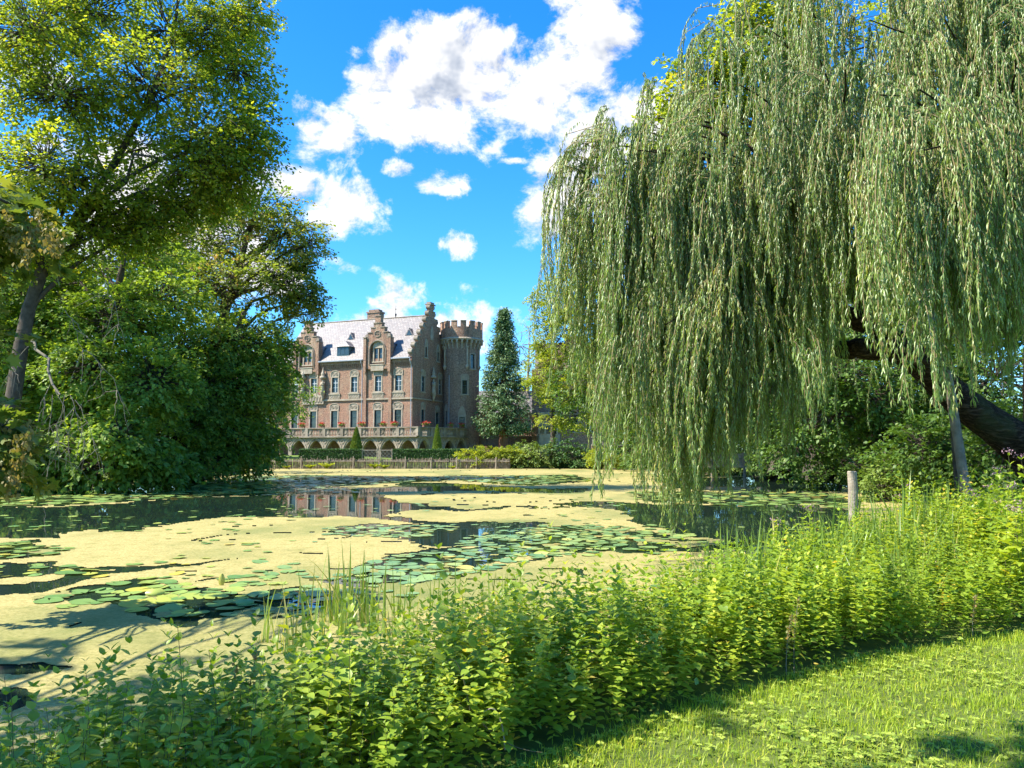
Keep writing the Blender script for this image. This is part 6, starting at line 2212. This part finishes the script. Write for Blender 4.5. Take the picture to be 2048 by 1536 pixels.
# clover and other low leaves in the lawn
x, y = lawn_points(14000)
k = fbm(x * 1.3, y * 1.3, seed=8) + 0.12 * g.normal(size=len(x)) > 0.53
x, y = x[k], y[k]
n = len(x)
P = np.repeat(np.stack([x, y, gheight(x, y) + g.uniform(0.012, 0.045, n)], -1), 3, 0)
a = np.repeat(g.uniform(0, 6.28, n), 3) + np.tile([0, 2.1, 4.2], n)
A = np.stack([np.cos(a), np.sin(a), 0 * a], -1)
sz = np.repeat(g.uniform(0.014, 0.028, n), 3)
c = Cloud()
c.add(*scatter(LEAF1[0] * np.array([1.2, 1, 1]), LEAF1[1], P + A * sz[:, None] * 0.5, A, np.repeat(g.normal(0, .25, (n, 3)), 3, 0) + np.array([0, 0, 1]), sz, np.repeat(g.random(n), 3)))
tag(link("clover", c.mesh("clover", M["clover"])), "patches of clover leaves in the lawn", "clover", kind="stuff")

# an ovate leaf, folded along the midrib with a drooping tip
HERB = (np.array([[0, 0, 0], [-0.26, 0.28, 0.06], [-0.27, 0.5, 0.06], [-0.14, 0.8, 0.0], [0, 1.0, -0.12], [0.14, 0.8, 0.0], [0.27, 0.5, 0.06], [0.26, 0.28, 0.06], [0, 0.3, 0.0], [0, 0.55, 0.0], [0, 0.8, -0.04]]),
        [np.array([[0, 8, 1], [0, 7, 8], [3, 10, 4], [4, 10, 5]]), np.array([[1, 8, 9, 2], [8, 7, 6, 9], [2, 9, 10, 3], [9, 6, 5, 10]])])


def herb_stem(seed, h, leafmax, pairs, tone, narrow=1.0):
    """One upright stem with crossed pairs of leaves: (stem pieces, leaf pieces)."""
    r = np.random.default_rng(seed)
    t = np.linspace(0, 1, 7)
    ba, bl = r.uniform(0, 6.28), r.uniform(0.02, 0.13)
    spine = np.stack([h * bl * t ** 1.8 * np.cos(ba), h * bl * t ** 1.8 * np.sin(ba), h * t], -1)
    stem = tubes(spine[None], np.linspace(0.0035, 0.0013, 7)[None], 4)
    P, A, N, S, rn = [], [], [], [], []
    a0 = r.uniform(0, 6.28)
    f0 = r.uniform(0.10, 0.25)
    for k in range(pairs):
        f = f0 + (1 - f0) * ((k + 0.5) / pairs) ** 0.92
        p = np.array([np.interp(f, t, spine[:, i]) for i in range(3)])
        sz = leafmax * (0.55 + 0.75 * min(1, f * 2.2)) * (1.0 if f < 0.55 else max(0.28, 1 - 1.5 * (f - 0.55)))
        for s in (0, 1):
            a = a0 + k * math.pi / 2 + s * math.pi + r.normal(0, 0.25)
            el_ = r.normal(0.22, 0.22) + (0.55 if f > 0.88 else 0) - (0.35 if f < 0.35 else 0)
            P.append(p)
            A.append((math.cos(a) * math.cos(el_), math.sin(a) * math.cos(el_), math.sin(el_)))
            N.append((-math.cos(a) * math.sin(el_) + r.normal(0, .18), -math.sin(a) * math.sin(el_) + r.normal(0, .18), math.cos(el_)))
            w_ = sz * r.uniform(0.75, 1.2)
            S.append((w_ * 1.08 * narrow, w_))
            rn.append(np.clip(tone + r.normal(0, 0.12) + (0.22 if f < 0.3 and r.random() < 0.4 else 0) + 0.10 * (f - 0.5), 0, 1))
        if r.random() < 0.55 and f < 0.85:                # small leaves in the axil
            a = a0 + k * math.pi / 2 + r.normal(0, 0.5)
            P.append(p)
            A.append((math.cos(a), math.sin(a), 0.9))
            N.append((-math.cos(a), -math.sin(a), 1.0))
            S.append((sz * 0.4, sz * 0.45))
            rn.append(np.clip(tone + 0.15, 0, 1))
    leaves = scatter(HERB[0], HERB[1], np.array(P), np.array(A), np.array(N), np.array(S), np.array(rn))
    return stem, leaves


VAR = []
for k in range(16):
    VAR.append((np.random.default_rng(k).uniform(0.55, 0.82), herb_stem(500 + k, 1.0, 0.082 + 0.012 * (k % 3), 11 + k % 4, 0.42 + 0.05 * (k % 4 - 1.5), 1.0 if k % 4 else 0.72)))
STEM_ME, HERB_ME = [], []
for k, (h, (st_, lv)) in enumerate(VAR):
    c = Cloud()
    c.add(*st_)
    STEM_ME.append(c.mesh("stem", M["stem"]))
    c = Cloud()
    c.add(*lv)
    HERB_ME.append(c.mesh("leaves", M["mint"], False))

# where the herbs stand: jittered rows through the bed
nb = 44000
hx, hy = g.uniform(-3.6, 8.5, nb), 1.3 + 11 * g.random(nb)
ok = in_poly(hx, hy, BED) & in_view(hx, hy, 0.9) & (sdist(hx, hy) > np.where(hx < 0.3, -0.4, -0.15)) & (lawn_d(hx, hy) > 0.12)
hx, hy = hx[ok], hy[ok]
keep, grid = [], {}
for i in range(len(hx)):
    md = 0.042 if hy[i] < 3.9 else 0.05 if hy[i] < 5 else (0.06 if hy[i] < 6.5 else 0.085)
    cidx = (int(hx[i] / 0.12), int(hy[i] / 0.12))
    if all((hx[j] - hx[i]) ** 2 + (hy[j] - hy[i]) ** 2 > md * md for a in (-1, 0, 1) for b in (-1, 0, 1) for j in grid.get((cidx[0] + a, cidx[1] + b), ())):
        grid.setdefault(cidx, []).append(i)
        keep.append(i)
hx, hy = hx[keep], hy[keep]
hz = np.maximum(gheight(hx, hy), -0.12)
dl = np.where(in_poly(hx, hy, BED), lawn_d(hx, hy), 0)
hh = (0.62 + 0.16 * (fbm(hx * 0.9, hy * 0.9, seed=13) - 0.35) * 2 + 0.03 * g.normal(size=len(hx))) * np.clip(0.42 + dl * 1.5, 0.42, 1.0)
hh *= np.where(hx > 3.0, 0.92 + 0.2 * np.clip(hx - 3.4, 0, 2), 1.0)
hh *= np.clip(1 + 0.16 * g.normal(size=len(hx)), 0.6, 1.4)
hh *= np.where(hy < 3.3, 0.85, 1.0)
tint = 0.55 * (fbm(hx * 1.1, hy * 1.1, seed=19) - 0.5)
order = np.argsort(np.hypot(hx, hy))
near, rest = order[:300], order[300:]
print("herb stems", len(order))
for n_, i in enumerate(near):
    k = int(g.integers(0, 16))
    o = empty("herb_stem", (hx[i], hy[i], hz[i] - 0.02), g.uniform(0, 6.28), label="leafy green herb stem among the nearest in the waterside bed", cat="herb", group="leafy herb stems of the waterside bed")
    s = hh[i] * g.uniform(0.85, 1.15)
    o.scale = (s * 0.5 + 0.38, s * 0.5 + 0.38, s)
    o.rotation_euler = (g.normal(0, 0.07), g.normal(0, 0.07), g.uniform(0, 6.28))
    link("stem", STEM_ME[k], o)
    link("leaves", HERB_ME[k], o)


def merged(idx, which, mat, name, label, far=8.5):
    c = Cloud()
    for i in idx:
        k = int(g.integers(0, 16))
        st_, lv = VAR[k][1]
        V, Fs, rn = (st_, lv)[which]
        a = g.uniform(0, 6.28)
        s = hh[i] * g.uniform(0.85, 1.15)
        w_ = s * 0.5 + 0.38
        ca, sa = math.cos(a), math.sin(a)
        lx, ly = g.normal(0, 0.08, 2)
        Q = np.stack([(V[:, 0] * ca - V[:, 1] * sa) * w_ + V[:, 2] * s * lx + hx[i], (V[:, 0] * sa + V[:, 1] * ca) * w_ + V[:, 2] * s * ly + hy[i], V[:, 2] * s + hz[i] - 0.02], -1)
        c.add(Q, Fs, np.clip(rn + g.normal(0, 0.16) + tint[i], 0, 1))
    return link(name, c.mesh(name, M[mat]))


hm = merged(rest, 1, "mint_mass", "herb_bed", "")
tag(hm, "dense mass of leafy herbs filling the bank behind the nearest stems", "herbs", kind="stuff")
# low ground leaves under the herbs at the lawn edge
n = 5200
x, y = g.uniform(-3, 8, n), 1.5 + 8 * g.random(n)
ok = in_poly(x, y, BED) & in_view(x, y, 0.6) & (lawn_d(x, y) < 0.75)
x, y = x[ok], y[ok]
n = len(x)
a = g.uniform(0, 6.28, n)
c = Cloud()
c.add(*scatter(HERB[0], HERB[1], np.stack([x, y, gheight(x, y) + g.uniform(0.02, 0.22, n)], -1), np.stack([np.cos(a), np.sin(a), g.normal(0.1, .4, n)], -1), g.normal(0, .4, (n, 3)) + np.array([0, 0, 1]), g.uniform(0.035, 0.07, n), np.clip(g.normal(.5, .25, n), 0, 1)))
tag(link("ground_leaves", c.mesh("ground_leaves", M["mint_mass"])), "low leaves covering the soil under the herbs by the lawn", "ground cover", kind="stuff")


# reeds: clumps of sword leaves
def reed_mesh(seed, n, h, w, spread, arch):
    r = np.random.default_rng(seed)
    c = Cloud()
    K = 7
    for _ in range(n):
        a = r.uniform(0, 6.28)
        hh_ = h * r.uniform(0.55, 1.1)
        ln = abs(r.normal(0, spread))
        t = np.linspace(0, 1, K)
        x0, y0 = r.normal(0, 0.05, 2)
        out = ln * t ** 1.6 * hh_
        zz_ = hh_ * (t - arch * r.uniform(0.2, 1.0) * ln * t ** 3)
        P_ = np.stack([x0 + out * math.cos(a), y0 + out * math.sin(a), zz_], -1)
        b = a + math.pi / 2 + r.normal(0, 0.5)
        s = np.array([math.cos(b), math.sin(b), 0]) * w * r.uniform(0.7, 1.2)
        wd = (np.minimum(1, 0.75 + t) * (1 - t ** 2.5))[:, None]
        V = np.stack([P_ - s * wd, P_ + np.array([math.cos(a), math.sin(a), 0]) * w * 0.25 * wd, P_ + s * wd], 1).reshape(-1, 3)
        f = np.array([[i * 3 + j, i * 3 + j + 1, i * 3 + j + 4, i * 3 + j + 3] for i in range(K - 1) for j in (0, 1)])
        c.add(V, [f], np.full(len(f), np.clip(r.normal(0.45, 0.2) + (0.5 if r.random() < 0.06 else 0), 0, 1)))
    return c.mesh("reed_clump", M["reed"])


REEDS = [reed_mesh(700 + k, 6 + 2 * k, 0.9, 0.0125, 0.17 + 0.03 * k, 0.4) for k in range(5)]
RED2 = [reed_mesh(720 + k, 24, 0.85, 0.010, 0.42, 0.8) for k in range(3)]
spots = []
for px, py in ((535, 1250), (675, 1230), (735, 1200), (910, 1200), (990, 1150), (520, 1245), (560, 1262), (590, 1240), (640, 1225), (655, 1195), (690, 1215), (620, 1205), (720, 1180), (745, 1165), (770, 1190), (700, 1170), (800, 1160), (830, 1150), (790, 1140), (850, 1165), (880, 1140), (640, 1250), (930, 1130), (975, 1135), (1005, 1110), (1020, 1140), (1060, 1120), (1110, 1110)):
    q = ground(px, np.interp(px, [520, 620, 900, 1110], [1292, 1268, 1262, 1215]) + g.normal(2, 22), 0.0)
    spots.append((q.x, q.y, np.interp(px, [520, 620, 800, 1110], [0.62, 0.98, 0.98, 0.8]) * g.uniform(0.6, 1.12), REEDS, "upright sword leaved reed clump at the near water edge"))
for k in range(80):
    t = k / 79
    xb, yb = np.interp(t, [0, .35, .7, 1], [1.6, 3.3, 4.7, 6.6]), np.interp(t, [0, .35, .7, 1], [6.75, 8.3, 9.5, 11.2])
    q = (xb + g.normal(0.05, 0.22), yb + g.normal(-0.25, 0.3))
    spots.append((q[0], q[1], g.uniform(0.85, 1.25) * (1.0 + 0.15 * t), RED2 if g.random() < 0.6 else REEDS, "arching bright reed clump on the bank below the willow"))
for (x, y, h, src, lab) in spots:
    o = link("reed_clump", src[int(g.integers(0, len(src)))], None, (x, y, max(-0.1, float(gheight(np.array([x]), np.array([y]))[0])) - 0.03), (0, 0, g.uniform(0, 6.28)))
    o.scale = (h, h, h)
    tag(o, lab, "reeds", "reed clumps by the near water" if "near water" in lab else "reed clumps below the willow")

# a fountain of sedge hanging over the lawn edge, bent and withered reed stalks
sedge = reed_mesh(760, 30, 0.95, 0.0045, 0.95, 1.1)
q = ground(1690, 1262, 0.1)
tag(link("sedge_tuft", sedge, None, (q.x, q.y + 0.25, 0.1)), "thin arching sedge tuft spilling over the lawn edge", "sedge")
for i, (x0, y0, x1, y1, x2, y2, lab, mat) in enumerate(((940, 1420, 915, 1310, 885, 1335, "pale bent reed stalk curling out of the herbs", "stem"), (1010, 1500, 995, 1405, 955, 1440, "withered pinkish reed stalk bent at the lawn edge", "red_bark"),
                                                         (895, 1455, 885, 1400, 868, 1425, "short dry reed stalk drooping in the front herbs", "red_bark"), (960, 1440, 1010, 1490, 1085, 1505, "green flattened reed stalk lying on the lawn edge", "stem"))):
    d = 3.95
    c = Cloud()
    p0, p1, p2 = (np.array(at(a, b, d - 0.2)) for a, b in ((x0, y0), (x1, y1), (x2, y2)))
    t = np.linspace(0, 1, 10)[:, None]
    pts = p0 * (1 - t) ** 2 + 2 * (p1 + (p1 - (p0 + p2) / 2) * 0.5) * t * (1 - t) + p2 * t ** 2
    c.add(*tubes(pts[None], np.linspace(0.004, 0.0015, 10)[None], 5))
    tag(link("reed_stalk", c.mesh("reed_stalk", M["stem"] if mat == "stem" else M["pale_wood"], True)), lab, "reed stalk")


# tall flowering herbs with pink heads
def flower_herb(px, depth, h, label, seed, heads=3):
    r = np.random.default_rng(seed)
    p = at(px, 1000, depth)
    z = float(gheight(np.array([p.x]), np.array([p.y]))[0])
    root = empty("hemp_agrimony", (p.x, p.y, max(z, -0.05)), r.uniform(0, 6), label=label, cat="flower", group="pink flowering tall herbs")
    sc_, lc, fc = Cloud(), Cloud(), Cloud()
    for s in range(heads):
        (V, Fs, rn), (V2, F2, r2) = herb_stem(seed * 7 + s, h * r.uniform(0.8, 1.05), 0.13, 13, 0.5, 0.7)
        off = np.array([r.normal(0, .07), r.normal(0, .07), 0])
        sc_.add(V + off, Fs, rn)
        lc.add(V2 + off, F2, r2)
        top = V[V[:, 2].argmax()] + off
        n = 30
        P = top + r.normal(0, 1, (n, 3)) * np.array([0.035, 0.035, 0.014])
        fc.add(*scatter(LEAF1[0], LEAF1[1], P, r.normal(0, 1, (n, 3)) + np.array([0, 0, 1]), r.normal(0, 1, (n, 3)), 0.014 * r.uniform(.7, 1.3, n), r.random(n)))
    link("stem", sc_.mesh("stem", M["stem"]), root)
    link("leaves", lc.mesh("leaves", M["mint"]), root)
    link("blossoms", fc.mesh("blossoms", M["pink"]), root)


flower_herb(1605, 8.6, 0.98, "tall herb with pink flower heads in front of the dark water left of the stake", 31)
flower_herb(1560, 8.5, 0.88, "smaller pink headed herb leaning over the water farthest left", 32, 2)
flower_herb(2045, 7.4, 1.42, "tallest pink headed herb at the right edge by the willow trunk", 33, 4)
flower_herb(2005, 8.0, 1.28, "pink headed herb just left of the tallest one at the right edge", 34, 4)
flower_herb(1965, 8.6, 1.1, "shorter leafy pink headed herb near the willow props", 35, 4)
flower_herb(2030, 6.9, 1.15, "leafy flowering herb low at the right edge above the lawn", 36, 5)
flower_herb(1815, 9.6, 1.08, "thin side shoot with small pale flowers rising over the reeds", 37, 2)

# dry brown seed spikes and grass tufts standing in the herbs
TUFT = [reed_mesh(780 + k, 26, 0.8, 0.0035, 0.5, 0.9) for k in range(3)]
g = np.random.default_rng(909)
for k in range(26):
    t = g.random()
    x_, y_ = np.interp(t, [0, .5, 1], [1.0, 3.0, 5.2]) + g.normal(0, 0.35), np.interp(t, [0, .5, 1], [5.4, 6.9, 8.4]) + g.normal(0, 0.3)
    o = link("grass_tuft", TUFT[k % 3], None, (x_, y_, 0.08), (0, 0, g.uniform(0, 6.28)))
    s_ = g.uniform(0.8, 1.2)
    o.scale = (s_, s_, s_)
    tag(o, "fine arching grass tuft growing among the sunlit herbs", "grass tuft", "grass tufts in the herb bed")
for k, (px, py, d, h, lab) in enumerate(((1585, 1235, 5.3, 0.5, "dry brown seed spike at the lawn edge beside the sedge tuft"), (1570, 1262, 5.2, 0.4, "shorter dry brown seed spike next to the taller one"), (480, 1385, 3.5, 0.62, "dull reddish seed spike among the front left herbs"), (440, 1400, 3.5, 0.6, "brownish seed spike farthest left among the front herbs"), (1945, 1255, 6.2, 0.34, "rust brown withered leaf cluster low at the lawn edge on the right"))):
    p = at(px, py, d)
    z = float(gheight(np.array([p.x]), np.array([p.y]))[0])
    root = empty("seed_spike", (p.x, p.y, z), 0, label=lab, cat="seed spike")
    t = np.linspace(0, 1, 6)
    sp_ = np.stack([0.06 * t ** 2, 0.03 * t, h * t], -1)
    c = Cloud()
    c.add(*tubes(sp_[None], np.linspace(0.004, 0.0015, 6)[None], 4))
    link("stem", c.mesh("stem", M["dead_twig"]), root)
    n = 90
    f = g.uniform(0.4, 1.0, n)
    P = np.stack([np.interp(f, t, sp_[:, i]) for i in range(3)], -1) + g.normal(0, 0.014, (n, 3)) * (1.4 - f)[:, None]
    c = Cloud()
    c.add(*scatter(LEAF1[0], LEAF1[1], P, g.normal(0, 1, (n, 3)) + np.array([0, 0, 1]), g.normal(0, 1, (n, 3)), 0.02 * g.uniform(0.6, 1.3, n), g.random(n) * 0.4 + 0.6))
    link("seeds", c.mesh("seeds", M["rust"]), root)
